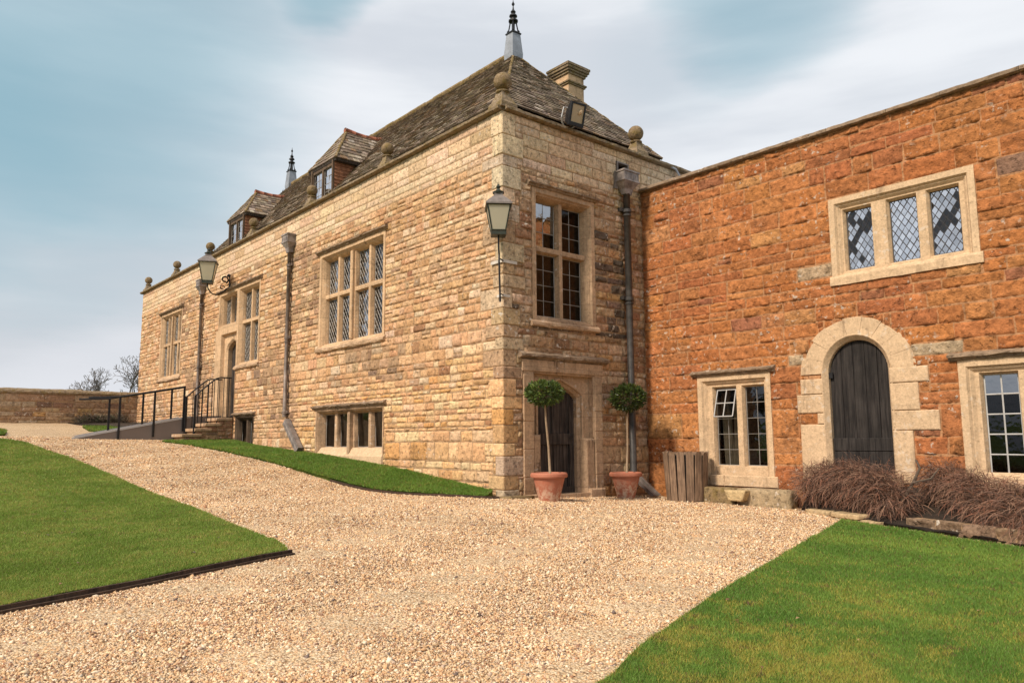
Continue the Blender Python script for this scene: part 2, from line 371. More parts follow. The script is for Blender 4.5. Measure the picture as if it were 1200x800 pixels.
def ruled(name, A, B, mt, n, mrows, lift=0., skirt=.12, rnd=0., zfun=None):
    A = np.array(A, float); B = np.array(B, float)
    def res(P, k):
        s = np.r_[0, np.cumsum(np.linalg.norm(np.diff(P[:, :2], axis=0), axis=1))]; s /= s[-1]
        t = np.linspace(0, 1, k); return np.stack([np.interp(t, s, P[:, i]) for i in range(P.shape[1])], 1)
    a = res(A, n); b = res(B, n); T = np.linspace(0, 1, mrows)
    G = a[None]*(1-T[:, None, None]) + b[None]*T[:, None, None]
    if G.shape[2] == 2: G = np.concatenate([G, (terr(G[..., 0], G[..., 1])+lift)[..., None]], 2)
    if rnd: G[..., 2] += rng.normal(0, rnd, G.shape[:2])
    V = G.reshape(-1, 3); F = []
    for i in range(mrows-1):
        for j in range(n-1): q = i*n+j; F.append((q, q+1, q+n+1, q+n))
    k = len(V)
    ring = [j for j in range(n)] + [i*n+n-1 for i in range(1, mrows)] + [(mrows-1)*n+j for j in range(n-2, -1, -1)] + [i*n for i in range(mrows-2, 0, -1)]
    V = np.r_[V, V[ring]-np.array((0, 0, skirt))]
    for i in range(len(ring)): F.append((ring[i], ring[(i+1) % len(ring)], k+(i+1) % len(ring), k+i))
    mb = MB(); mb.add(V, F); o = mb.build(name, mt, None, True); return o, G

# far field: one sheet to the horizon
def axis(a, b, step, far):
    core = np.arange(a, b+step, step); g = []; d = step*2; x = 0
    while x < far: x += d; g.append(x); d *= 1.6
    return np.r_[a-np.array(g)[::-1], core, core[-1]+np.array(g)]
X = axis(-26, 16, 1.0, 2500); Y = axis(-17, 6, 1.0, 2500)
GX, GY = np.meshgrid(X, Y); GZ = terr(GX, GY)-.05
k = len(X); F = [(i*k+j, i*k+j+1, (i+1)*k+j+1, (i+1)*k+j) for i in range(len(Y)-1) for j in range(k-1)]
mb = MB(); mb.add(np.stack([GX, GY, GZ], 2).reshape(-1, 3), F); tag(mb.build('ground', M['turf'], None, True), kind='structure')
# gravel court
X = np.arange(-24.35, 15.05, .12); Y = np.arange(-16, 4.06, .12)
GX, GY = np.meshgrid(X, Y); GZ = terr(GX, GY)
GZ += .006*np.sin(GX*3.1+GY*1.7)+.004*np.sin(GX*5.3-GY*6.1)
k = len(X); F = [(i*k+j, i*k+j+1, (i+1)*k+j+1, (i+1)*k+j) for i in range(len(Y)-1) for j in range(k-1)]
mb = MB(); mb.add(np.stack([GX, GY, GZ], 2).reshape(-1, 3), F); tag(mb.build('gravel_path', M['gravel'], None, True), kind='structure')

RLA = [(10.2, -12.5), (8.75, -8.5), (7.93, -5.83), (7.7, -5.31), (7.23, -3.99), (6.58, -2.0), (5.04, 2.62)]
RLB = [(17, -12.5), (17, -8), (17, -4), (16.4, -1.15)]
LLA = [(-13.75, -6.6), (-13.5, -6.14), (-13.2, -5.94), (-12.74, -5.71), (-9.6, -5.25), (-5.63, -5.22), (-.75, -5.3), (3.1, -5.6), (3.4, -5.69)]
LLB = [(-14, -14), (-5, -14), (5.3, -14)]
STA = [(-13.4, -2.1, .99), (-12.53, -1.76, .90), (-10.31, -1.44, .73), (-8.19, -1.34, .55), (-5.87, -1.27, .32), (-4.02, -1.18, .12), (-2.76, -1.11, .0), (-1.29, -.83, -.02), (.12, -.55, -.03)]
STB = [(-13.25, -.03, .98), (-11, -.03, .80), (-8.3, -.03, .66), (-7.1, -.03, .60), (-4.2, -.03, .405), (-3.0, -.03, .30), (-1.6, -.03, .15), (-.2, -.10, .02)]
lawn_r, GR = ruled('lawn', RLA, RLB, M['turf'], 60, 50, .045, .12, .006); tag(lawn_r, kind='structure')
lawn_l, GL = ruled('lawn', LLA, LLB, M['turf'], 90, 60, .05, .12, .006); tag(lawn_l, kind='structure')
lawn_s, GS = ruled('grass_bank', STA, STB, M['turf'], 80, 12, 0, .12, .006); tag(lawn_s, kind='structure')
lawn_f, GF = ruled('lawn', [(-18.46, -5.56), (-17.1, -5.55), (-15.2, -5.85), (-15.1, -6.3)], [(-18.6, -9), (-17, -9), (-15.3, -9)], M['turf'], 20, 16, .04, .1, .006); tag(lawn_f, kind='structure')
lawn_b, GB = ruled('lawn', [(-21.5, -2.6), (-19, -2.9), (-16.6, -2.7), (-15.95, -2.5)], [(-21.5, -1.6), (-18, -1.5), (-15.95, -1.5)], M['turf'], 20, 8, .04, .1, .006); tag(lawn_b, kind='structure')
# planting bed under the ironstone wall
bed, _ = ruled('planting_bed', [(3.75, 3.72, -.26), (4.3, 3.45, -.26), (5.3, 2.85, -.3), (5.95, 2.62, -.33), (6.9, 2.3, -.35), (16, -.9, -.6)],
               [(3.75, 4.08, .02), (5.3, 4.08, .16), (7, 4.08, .1), (16, 4.08, .1)], M['soil'], 60, 14, 0, .25, .012); tag(bed, kind='structure')

# ------------------------------------------------------------------ stone walls
def nz1(x, y, z=0.): return mn.noise(Vector((x, y, z)))
def intervals(u0, u1, v0, v1, holes):
    # cut the course [v0,v1] round the holes: returns (ua, ub, va, vb) pieces
    cuts = sorted({u0, u1} | {min(max(x, u0), u1) for h in holes for x in (h[0], h[1]) if h[3] > v0 and h[2] < v1})
    res = []
    for a, b in zip(cuts, cuts[1:]):
        if b-a < .02: continue
        mid = (a+b)/2; va, vb = [(v0, v1)], None
        for h in holes:
            if h[0] < mid < h[1]:
                nv = []
                for (p, q) in va:
                    if h[3] <= p or h[2] >= q: nv.append((p, q)); continue
                    if h[2] > p: nv.append((p, h[2]))
                    if h[3] < q: nv.append((h[3], q))
                va = nv
        for (p, q) in va:
            if q-p > .025: res.append((a, b, p, q))
    # join pieces that share the same height
    res.sort(); out = []
    for r in res:
        if out and abs(out[-1][1]-r[0]) < 1e-6 and out[-1][2:] == r[2:]: out[-1] = (out[-1][0], r[1], r[2], r[3])
        else: out.append(r)
    return out
def one_stone(mb, fr, a, b, c, d, gap, h, rough, col, nx=5, ny=4, jit=.006):
    g = gap/2; a += g; b -= g; c += g; d -= g
    if b-a < .03 or d-c < .02: return
    j = [random.uniform(-jit, jit) for _ in range(8)]
    e = min(.016, (b-a)*.22, (d-c)*.25); seed = random.uniform(0, 50)
    us = [0, e/(b-a)] + [e/(b-a)+(1-2*e/(b-a))*i/(nx-3+1) for i in range(1, nx-3+1)] + [1-e/(b-a), 1]
    vs = [0, e/(d-c)] + [e/(d-c)+(1-2*e/(d-c))*i/(ny-3+1) for i in range(1, ny-3+1)] + [1-e/(d-c), 1]
    V = []; nu = len(us); nv = len(vs); tiltu = random.uniform(-.5, .5)*rough; tiltv = random.uniform(-.5, .5)*rough
    for iv, t in enumerate(vs):
        for iu, s in enumerate(us):
            x0 = a+j[0]*(1-t)+j[1]*t; x1 = b+j[2]*(1-t)+j[3]*t; y0 = c+j[4]*(1-s)+j[5]*s; y1 = d+j[6]*(1-s)+j[7]*s
            u = x0+(x1-x0)*s; v = y0+(y1-y0)*t
            edge = iu in (0, nu-1) or iv in (0, nv-1)
            if edge: w = -.010; u += .010*nz1(u*22, v*22, seed); v += .012*nz1(v*14, u*14, seed+9)
            else: w = h + rough*(nz1(u*5, v*7, seed)*.9 + nz1(u*17, v*19, seed)*.75) + tiltu*(s-.5) + tiltv*(t-.5); w = max(w, .003)
            V.append((u, v, w))
    F = [(iv*nu+iu, iv*nu+iu+1, (iv+1)*nu+iu+1, (iv+1)*nu+iu) for iv in range(nv-1) for iu in range(nu-1)]
    if fr.flip: F = [q[::-1] for q in F]
    mb.add(fr.P(V), F, col)
def pick(pal, jitter=.09):
    w = [p[0] for p in pal]; c = random.choices(pal, w)[0][1]; k = 1+random.uniform(-jitter, jitter)
    return [max(.01, x*k*(1+random.uniform(-.04, .04))) for x in c]
def stone_wall(mb, fr, u0, u1, v0, v1, holes, hh, ll, pal, gap=.012, h=.012, rough=.012, big=.08, base=None, ashlar=False, ny=4):
    v = v0
    while v < v1-.02:
        ch = random.uniform(*hh)
        if random.random() < big: ch *= 1.6
        if v1-(v+ch) < hh[0]*.7: ch = v1-v
        for (a, b, p, q) in intervals(u0, u1, v, v+ch, holes):
            u = a
            while u < b-.01:
                L = random.uniform(*ll)*(1.0 if ch < hh[1] else 1.2)
                if b-(u+L) < ll[0]*.7: L = b-u
                if base is None or q > base(u+L/2)-.08:
                    if not ashlar and q-p > .15 and random.random() < .10 and L < .5:   # a stone split in two thin ones
                        mm = p+(q-p)*random.uniform(.4, .6)
                        one_stone(mb, fr, u, u+L, p, mm, gap, h, rough, pick(pal(u, v)), 5, 4); one_stone(mb, fr, u, u+L, mm, q, gap, h, rough, pick(pal(u, v)), 5, 4)
                    else:
                        hv = h*random.uniform(.5, 1.5) if not ashlar else h
                        one_stone(mb, fr, u, u+L, p, q, gap, hv, rough, pick(pal(u, v)), max(5, min(15, int(L/.055)+3)), max(4, min(8, int((q-p)/.05)+3)), .004 if ashlar else .012)
                u += L
        v += ch
def mortar_sheet(mb, fr, u0, u1, v0, v1, holes, w=0.):
    us = sorted({u0, u1} | {min(max(x, u0), u1) for h in holes for x in h[:2]}); vs = sorted({v0, v1} | {min(max(x, v0), v1) for h in holes for x in h[2:4]})
    for a, b in zip(us, us[1:]):
        for c, d in zip(vs, vs[1:]):
            mu, mv = (a+b)/2, (c+d)/2
            if any(h[0] < mu < h[1] and h[2] < mv < h[3] for h in holes): continue
            for ww in (w, w-.28): mb.add(fr.P([(a,c,ww),(b,c,ww),(b,d,ww),(a,d,ww)]), [(0,1,2,3)])
L = Fr((0, 0, 0), (1, 0, 0), (0, -1, 0))      # long facade
T = Fr((0, 0, 0), (0, 1, 0), (1, 0, 0))       # end of the house with the low oak door
D = 4.09
G = Fr((0, D, 0), (1, 0, 0), (0, -1, 0))      # ironstone wing
HX = -24.38

house = thing('stone_house', (-12, 2.8, 0), 'long honey coloured stone house with a steep stone slate roof and ball finials', 'house')
wing = thing('ironstone_wing', (7.5, 6, 0), 'lower orange ironstone range with an arched door, joined to the stone house', 'building')

TAN = [(5, (.63, .395, .225)), (5, (.59, .345, .185)), (4, (.66, .44, .265)), (3, (.51, .295, .15)), (1.8, (.68, .50, .33)), (.4, (.40, .22, .115)), (1.0, (.44, .29, .18)), (.12, (.32, .16, .09))]
YEL = [(5, (.70, .455, .24)), (5, (.67, .41, .205)), (3, (.72, .52, .30)), (2, (.54, .32, .15)), (.3, (.38, .19, .10)), (1, (.59, .32, .125))]
DUL = [(4, (.42, .27, .16)), (4, (.38, .235, .135)), (3, (.48, .31, .185)), (1.5, (.30, .18, .11)), (1, (.52, .37, .25)), (.8, (.26, .165, .11))]
FRT = [(4, (.52, .345, .215)), (4, (.46, .29, .17)), (3, (.58, .41, .27)), (2, (.35, .20, .115)), (1.2, (.28, .17, .10)), (1.5, (.50, .29, .14))]
FRD = [(3, (.20, .14, .10)), (3, (.27, .18, .12)), (2, (.13, .095, .07)), (2, (.36, .24, .15))]
FRL = [(4, (.56, .38, .22)), (4, (.52, .33, .18)), (2, (.45, .27, .15))]
ASH = [(5, (.68, .49, .32)), (4, (.64, .45, .285)), (3, (.71, .53, .36)), (1, (.58, .38, .23))]
QUO = [(4, (.64, .47, .31)), (3, (.52, .35, .21)), (2, (.62, .47, .33)), (2, (.48, .31, .19))]
ORG_ = [(6, (.50, .198, .070)), (6, (.475, .182, .063)), (5, (.52, .213, .078)), (3, (.45, .168, .060)), (.6, (.36, .15, .08)), (.3, (.27, .15, .10)), (.25, (.52, .37, .24)), (1.8, (.53, .245, .10))]
ORD = [(5, (.45, .17, .066)), (4, (.42, .155, .062)), (3, (.475, .19, .074)), (1, (.35, .14, .07)), (.3, (.28, .15, .10))]
def palL(u, v):
    k = nz1(u*.35, v*.5, 3.)
    if v < 2.2+.9*nz1(u*.4, 0, 9) and u > -9: return YEL if random.random() < .75 else TAN
    return DUL if (k > .22 and random.random() < .7) or (v > 3.8 and u < -8.2 and u > -10.5 and random.random() < .5) else TAN
def palF(u, v):
    if 2.5 < u < 3.45 and 3.5 < v < 5.3 and random.random() < .6: return FRD
    if v < 1.2+.5*nz1(u*2, v, 4) and random.random() < .6: return FRL
    if 3.0 < v < 3.4 and random.random() < .5: return FRD
    return FRT
def palO(u, v): return ORD if nz1(u*.5, v*.6, 5) > .15 else ORG_
def palA(u, v): return ASH

W1 = (-21.50, -18.85, 3.34, 6.0); W2 = (-7.58, -4.25, 3.28, 5.86); LW = (-7.60, -4.22, .40, 1.76); SW = (-13.15, -11.68, .70, 1.74)
DWs = (-15.0, -13.30, 4.66, 5.90); DWr = (-13.30, -11.50, 3.27, 5.90); DWd = (-15.18, -13.30, 1.2, 4.66)
holesL = [W1, W2, LW, SW, DWs, DWr, DWd]
FW = (.74, 2.52, 3.20, 5.96); FD = (.48, 2.64, -.4, 2.48); HOP = (3.30, 3.62, 6.72, 7.04)
holesF = [FW, FD, HOP]
GU = (4.39, 6.80, 3.68, 5.25); GW = (1.38, 3.05, .03, 2.22); GR_ = (6.34, 8.66, .22, 2.16)
blocksG = [(3.66, 4.10, 1.74, 2.02), (3.58, 4.10, 1.40, 1.74), (3.96, 4.10, 1.20, 1.40), (3.62, 4.10, .2, 1.20), (5.27, 5.90, 1.86, 2.12), (5.27, 5.73, 1.40, 1.86), (5.27, 6.02, 1.07, 1.40), (5.27, 5.60, .2, 1.07)]
archC, archR0, archR1 = (4.70, 2.10), .62, 1.0
holesG = [GU, GW, GR_] + [(b[0], b[1], b[2], b[3]) for b in blocksG] + [(4.06, 5.30, .1, 2.12)]
# the arch ring cuts the courses in steps
for i in range(12):
    y0 = 2.02+i*.09; y1 = y0+.09; ym = max(0, (y0+y1)/2-2.02-.02); xx = math.sqrt(max(0, archR1**2-ym**2))*.97
    if xx > .05: holesG.append((archC[0]-xx, archC[0]+xx, y0, y1))

gl = lambda u: float(np.interp(u, [-25, -13.1, -8.3, -4.2, 0], [1.7, .83, .62, .38, -.15]))
ZA, ZP = 6.42, 7.33
# quoins: heights shared by both faces of the corner
qh = []; z = -.25
qi = 0
while z < ZP-.02:
    h_ = random.uniform(.22, .44)
    if ZP-z-h_ < .2: h_ = ZP-z
    qh.append((z, z+h_, (.52, .30) if qi % 2 else (.30, .50))); z += h_; qi += 1
qholL = []; qholF = []
for (a, b, (l1, l2)) in qh:
    r1 = l1*random.uniform(.6, 1.3); r2 = l2*random.uniform(.65, 1.25); qholL.append((-r1, .05, a, b)); qholF.append((-.05, r2, a, b))
BIG = (-4.15, -.3, .0, 1.15)
wl = MB(); stone_wall(wl, L, HX, 0, .0, ZA, holesL+qholL+[BIG], (.085, .185), (.14, .46), palL, gap=.011, h=.015, rough=.022, base=gl)
stone_wall(wl, L, BIG[0], BIG[1], BIG[2], BIG[3], qholL, (.14, .27), (.22, .62), palL, gap=.012, h=.012, rough=.018, base=gl)
stone_wall(wl, L, HX, 0, ZA, ZP, holesL+qholL, (.12, .27), (.4, .95), palA, gap=.005, h=.008, rough=.006, ashlar=True)
stone_wall(wl, L, -4.2, 0, -.25, 0.0, qholL, (.1, .16), (.2, .4), palL, gap=.014, h=.03, rough=.02)
ms = MB(); mortar_sheet(ms, L, HX, 0.0, -1, ZP+.02, holesL)
o = wl.build('wall', M['rubble'], house, True)
ms.build('mortar', M['mortar'], o)
wf = MB(); stone_wall(wf, T, 0, D+.02, -.35, 6.30, holesF+qholF, (.09, .24), (.2, .6), palF, gap=.012, h=.014, rough=.034)
stone_wall(wf, T, 0, 6.0, 6.30, ZP, holesF+qholF+[(D, 9, 0, 6.45)], (.14, .29), (.4, .95), palA, gap=.005, h=.008, rough=.006, ashlar=True)
mf = MB(); mortar_sheet(mf, T, 0.0, 6.0, -1, ZP+.02, holesF)
o = wf.build('wall', M['front'], house, True); mf.build('mortar', M['mortar'], o)
qs = MB()
for i, (a, b, ls) in enumerate(qh):
    r1 = -qholL[i][0]; r2 = qholF[i][1]; g_ = .005; e = .016; c = pick(QUO if a > 2.0 or random.random() < .3 else YEL, .2)
    P = .014+random.uniform(-.005, .009)
    # the block seen on two faces, edges eased
    x0, x1, y0, y1, z0, z1 = -r1+g_, P, -P, r2-g_, a+g_, b-g_
    V = []
    for (zz, s) in ((z0, e), (z0+e, 0), (z1-e, 0), (z1, e)):
        V += [(x0, y0+s, zz), (x1-e-s, y0+s, zz), (x1-s, y0+e+s, zz), (x1-s, y1, zz), (x0, y1, zz)]
    V = [(x+.012*nz1(x*9, y*9, z*9+i), y+.012*nz1(x*9+3, y*9, z*9+i), z+.004*nz1(x*7, y*7, i)) for x, y, z in V]
    F = []
    for r in range(3):
        for k in range(5): F.append((r*5+k, r*5+(k+1) % 5, (r+1)*5+(k+1) % 5, (r+1)*5+k))
    F += [(4, 3, 2, 1, 0), (15, 16, 17, 18, 19)]
    qs.add(V, F, c)
qs.build('corner_stones', M['front'], house)
# hidden walls, flat roof under the parapet
bk = MB(); bk.box((HX, 5.6, -1), (-.3, 5.9, ZP)); bk.box((HX, .3, -1), (HX+.3, 5.6, ZP)); bk.box((-.28, 5.98, -1), (0, 6.2, ZP))
bk.box((HX+.3, .29, -1), (-.29, 5.6, -.5)); bk.box((HX+.02, .30, 7.1), (-.29, 5.6, 7.2))
bk.box((HX+.3, .9, -.5), (-.9, 1.0, 1.9)); bk.box((HX+.3, 3.6, -.5), (-.3, 3.7, 7.1)); bk.box((HX+.3, 1.0, 2.2), (-.29, 3.6, 2.3))
bk.build('back_wall', M['mortar'], house)

wg = MB(); stone_wall(wg, G, .02, 12.5, -.5, 6.50, holesG, (.13, .34), (.26, .95), palO, gap=.006, h=.006, rough=.044, big=.12)
mg = MB(); mortar_sheet(mg, G, .0, 12.5, -1, 6.52, [h for h in holesG[:3]]+[(4.06, 5.30, .1, 2.72)])
o = wg.build('wall', M['iron'], wing, True); mg.build('mortar', M['mortar_orange'], o)
bk = MB(); bk.box((0.02, 9, -1), (12.5, 9.3, 6.5)); bk.box((12.5, D, -1), (12.8, 9.3, 6.5)); bk.box((.02, D+.29, 6.3), (12.5, 9, 6.4)); bk.box((.02, D+.29, -.6), (12.5, 9, -.5)); bk.box((.02, 6.2, -.5), (12.5, 6.3, 6.3)); bk.box((.02, D+.29, 2.6), (12.5, 6.2, 2.7))
bk.build('back_wall', M['mortar_orange'], wing)

# ------------------------------------------------------------------ copings
def coping(fr, u0, u1, v, over, th, name, mt, parent, seg=.8):
    mb = MB(); u = u0
    while u < u1-.01:
        l = min(random.uniform(.7, 1.15), u1-u)
        if u1-u-l < .3: l = u1-u
        prism(mb, fr, [(-.32, v), (over*.6, v), (over, v+.02), (over+random.uniform(-.008, .008), v+th*.7), (over-.05, v+th), (-.32, v+th+.03)], u+.003, u+l-.003, .12, .006)
        u += l
    return mb.build(name, mt, parent)
coping(L, HX-.1, .02, ZP, .12, .10, 'coping', M['coping'], house)
coping(T, .02, 6.1, ZP, .12, .10, 'coping', M['coping'], house)
coping(G, .03, 12.7, 6.5, .10, .10, 'coping', M['hood'], wing)
rf = MB(); rf.box((.1, D+.2, 6.45), (12.7, 9.3, 6.56)); rf.build('roof', M['lead'], wing)

# ------------------------------------------------------------------ windows
def face_with_holes(mb, fr, u0, u1, v0, v1, holes, w):
    us = sorted({u0, u1} | {x for h in holes for x in h[:2]}); vs = sorted({v0, v1} | {x for h in holes for x in h[2:4]})
    for a, b in zip(us, us[1:]):
        for c, d in zip(vs, vs[1:]):
            mu, mv = (a+b)/2, (c+d)/2
            if any(h[0] < mu < h[1] and h[2] < mv < h[3] for h in holes): continue
            mb.add(fr.P([(a,c,w),(b,c,w),(b,d,w),(a,d,w)]), [(0,1,2,3)])
def funnel(mb, fr, r0, w0, r1, w1):
    a = [(r0[0], r0[2], w0), (r0[1], r0[2], w0), (r0[1], r0[3], w0), (r0[0], r0[3], w0)]
    b = [(r1[0], r1[2], w1), (r1[1], r1[2], w1), (r1[1], r1[3], w1), (r1[0], r1[3], w1)]
    mb.add(fr.P(a+b), [(0, 1, 5, 4), (1, 2, 6, 5), (2, 3, 7, 6), (3, 0, 4, 7)])
def shr(r, s): return (r[0]+s, r[1]-s, r[2]+s, r[3]-s)
def clip(poly, r):
    for ax, lim, sg in ((0, r[0], 1), (0, r[1], -1), (1, r[2], 1), (1, r[3], -1)):
        o = []
        for i in range(len(poly)):
            p, q = poly[i], poly[(i+1) % len(poly)]; dp = (p[ax]-lim)*sg; dq = (q[ax]-lim)*sg
            if dp >= 0: o.append(p)
            if dp*dq < 0: t = dp/(dp-dq); o.append((p[0]+(q[0]-p[0])*t, p[1]+(q[1]-p[1])*t))
        poly = o
        if len(poly) < 3: return []
    return poly
def strip(mb, fr, p, q, wd, w):
    dx, dy = q[0]-p[0], q[1]-p[1]; l = math.hypot(dx, dy)
    if l < .01: return
    nx, ny = -dy/l*wd/2, dx/l*wd/2
    v = [(p[0]-nx, p[1]-ny, w), (q[0]-nx, q[1]-ny, w), (q[0]+nx, q[1]+ny, w), (p[0]+nx, p[1]+ny, w)]
    v += [(p[0], p[1], w+.006), (q[0], q[1], w+.006)]
    mb.add(fr.P(v), [(0, 1, 5, 4), (2, 3, 4, 5), (0, 3, 2, 1)])
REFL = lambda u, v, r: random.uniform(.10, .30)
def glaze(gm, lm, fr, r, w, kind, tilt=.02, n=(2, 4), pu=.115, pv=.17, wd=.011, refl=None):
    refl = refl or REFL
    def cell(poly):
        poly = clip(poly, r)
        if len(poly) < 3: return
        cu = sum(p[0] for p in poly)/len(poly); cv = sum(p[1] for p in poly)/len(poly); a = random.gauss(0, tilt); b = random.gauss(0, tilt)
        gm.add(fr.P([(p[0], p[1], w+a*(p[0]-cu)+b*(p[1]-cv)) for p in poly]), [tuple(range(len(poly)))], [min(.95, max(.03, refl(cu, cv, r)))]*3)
    if kind == 'diamond':
        i = 0; U0 = r[0]; 
        nu = int((r[1]-r[0])/pu)+3; nv = int((r[3]-r[2])/pv)+3
        for i in range(-1, nu*2):
            for j in range(-1, nv*2):
                if (i+j) % 2: continue
                cu = r[0]+i*pu/2; cv = r[2]+j*pv/2
                cell([(cu-pu/2, cv), (cu, cv-pv/2), (cu+pu/2, cv), (cu, cv+pv/2)])
        s = pv/pu
        for sg in (1, -1):
            k0 = -int((r[3]-r[2])/pv+(r[1]-r[0])/pu+3)
            for k in range(k0, -k0):
                # line v = r2 + sg*s*(u-r0) + (k+.5)*pv
                off = (k+.5)*pv; pts = []
                for u in (r[0], r[1]):
                    v = r[2]+sg*s*(u-r[0])+off
                    if r[2] <= v <= r[3]: pts.append((u, v))
                for v in (r[2], r[3]):
                    u = r[0]+(v-r[2]-off)/(sg*s)
                    if r[0] < u < r[1]: pts.append((u, v))
                if len(pts) >= 2: strip(lm, fr, pts[0], pts[1], wd, w)
    else:
        a, b = n
        for i in range(a):
            for j in range(b):
                x0 = r[0]+(r[1]-r[0])*i/a; x1 = r[0]+(r[1]-r[0])*(i+1)/a; y0 = r[2]+(r[3]-r[2])*j/b; y1 = r[2]+(r[3]-r[2])*(j+1)/b
                cell([(x0, y0), (x1, y0), (x1, y1), (x0, y1)])
        for i in range(1, a): x = r[0]+(r[1]-r[0])*i/a; strip(lm, fr, (x, r[2]), (x, r[3]), wd*1.3, w+.002)
        for j in range(1, b): y = r[2]+(r[3]-r[2])*j/b; strip(lm, fr, (r[0], y), (r[1], y), wd*1.3, w)
    for p, q in (((r[0], r[2]), (r[1], r[2])), ((r[1], r[2]), (r[1], r[3])), ((r[1], r[3]), (r[0], r[3])), ((r[0], r[3]), (r[0], r[2]))): strip(lm, fr, p, q, wd*2, w+.001)
def mullion_window(parent, fr, outer, cols, rows, kings=(), ring=.13, d1=.085, d2=.17, kind='diamond', n=(2, 4), mt='dressed', sill=True, hood=True, tilt=.03, wd=.011, hoodm='hood', came='came', lightn=None, splay=.045, splay2=.025, refl=None):
    f = MB(); w0 = .022
    r2 = shr(shr(outer, ring), splay); r1 = shr(outer, ring*.72); 
    splay = splay+ring*.28
    face_with_holes(f, fr, *outer, [r1], w0)
    funnel(f, fr, outer, -.28, outer, w0)
    k1 = shr(r1, splay*.35); k2 = shr(r1, splay*.35+.012); funnel(f, fr, r1, w0, k1, w0-.045); funnel(f, fr, k1, w0-.045, k2, w0-.045); funnel(f, fr, k2, w0-.045, r2, -d1)
    lights = [(a, b, c, d) for (a, b) in cols for (c, d) in rows]
    face_with_holes(f, fr, *r2, lights, -d1)
    for lt in lights: funnel(f, fr, lt, -d1, shr(lt, splay2), -d2); funnel(f, fr, shr(lt, splay2), -d2, shr(lt, splay2), -d2-.06)
    for k in kings:
        fbox(f, fr, k-.055, k+.055, r2[2], r2[3], -d1-.02, .004, ch=.025)
    # joints between the blocks of the surround
    wo = f.build('window', M[mt], parent)
    gm = MB(); lm = MB()
    for i, lt in enumerate(lights):
        g_ = shr(lt, splay2); nn = lightn[i] if lightn else n
        glaze(gm, lm, fr, g_, -d2-.03, kind, tilt, nn, wd=wd, refl=refl)
    gm.build('pane', M['glass'], wo); lm.build('glazing_bar', M[came], wo)
    if sill:
        s = MB(); prism(s, fr, [(-.05, outer[2]+.09), (.0, outer[2]+.10), (.085, outer[2]+.03), (.085, outer[2]-.02), (.06, outer[2]-.05), (-.05, outer[2]-.05)], outer[0]-.06, outer[1]+.06, .14, .010); s.build('sill', M['dressed_worn'], wo)
    if hood:
        h = MB(); v = outer[3]; prism(h, fr, [(-.02, v-.01), (.05, v+.0), (.075, v+.035), (.11, v+.045), (.115, v+.075), (.0, v+.125), (-.02, v+.125)], outer[0]-.12, outer[1]+.12, .12, .009); h.build('drip_mould', M[hoodm], wo)
    return wo
def colsplit(r2, n, king=None, mw=.09, kw=.17):
    # n lights across r2 with mullions; a king mullion in the middle when asked
    tot = r2[1]-r2[0]; nm = n-1; wsum = mw*(nm-(1 if king else 0))+(kw if king else 0); lw = (tot-wsum)/n; res = []; u = r2[0]
    for i in range(n):
        res.append((u, u+lw)); u += lw
        u += kw if (king and i == n//2-1) else mw
    return res
def std(outer, n, rows, king, ring=.13, mw=.09, kw=.17, edge=.0, splay=.045):
    r2 = shr(shr(outer, ring), splay); cs = colsplit(r2, n, king, mw, kw)
    if rows == 1: rw = [(r2[2], r2[3])]
    else: t = r2[2]+(r2[3]-r2[2])*rows; rw = [(r2[2], t-.05), (t+.05, r2[3])]
    return cs, rw, ([(r2[0]+r2[1])/2] if king else [])
cs, rw, kg = std(W2, 4, .56, True); mullion_window(house, L, W2, cs, rw, kg, wd=.013, tilt=.05, refl=lambda u, v, r: random.choice((.12, .3, .38)) if (r[0]+r[2]*7) % .5 < .2 else random.choice((.05, .08, .12, .22)))
cs, rw, kg = std(W1, 4, .54, True, mw=.075, kw=.14); mullion_window(house, L, W1, cs, rw, kg, d2=.12, d1=.07, refl=lambda u, v, r: random.uniform(.04, .14))
cs, rw, kg = std(DWr, 2, .57, False); mullion_window(house, L, DWr, cs, rw, kg, refl=lambda u, v, r: random.uniform(.04, .16))
cs, rw, kg = std(DWs, 2, 1, False); mullion_window(house, L, DWs, cs, rw, kg, sill=False)
cs, rw, kg = std(FW, 2, .57, False, ring=.14); mullion_window(house, T, FW, cs, rw, kg, ring=.14, wd=.013, refl=lambda u, v, r: .42 if (v > 5.25 and u < 1.5) or (v > 4.95 and u < 1.2) else random.uniform(.02, .04), kind='rect', lightn=[(2, 4), (2, 3), (2, 4), (2, 3)], tilt=.012, mt='dressed_worn', came='came', d1=.1, d2=.2)  # upper left panes set more mirror-like: a painted-in patch of sky reflection
# basement lights
cs, rw, kg = std(LW, 4, 1, True, ring=.06, mw=.12, kw=.2); rw = [(.78, rw[0][1])]; mullion_window(house, L, LW, cs, rw, kg, ring=.06, kind='rect', n=(1, 1), mt='dressed_worn', d1=.12, d2=.20, sill=False, splay2=.03, refl=lambda u, v, r: .10)
s = MB(); prism(s, L, [(-.16, .80), (-.11, .79), (.03, .60), (.035, .28), (-.16, .28)], LW[0]+.05, LW[1]-.05, .3, .003); s.build('sill', M['dressed_pale'], house)
cs, rw, kg = std(SW, 2, 1, False, ring=.06, mw=.12); mullion_window(house, L, SW, cs, rw, kg, ring=.06, kind='rect', n=(1, 1), mt='oak', d1=.08, d2=.15, sill=False, splay2=.03, refl=lambda u, v, r: .07)
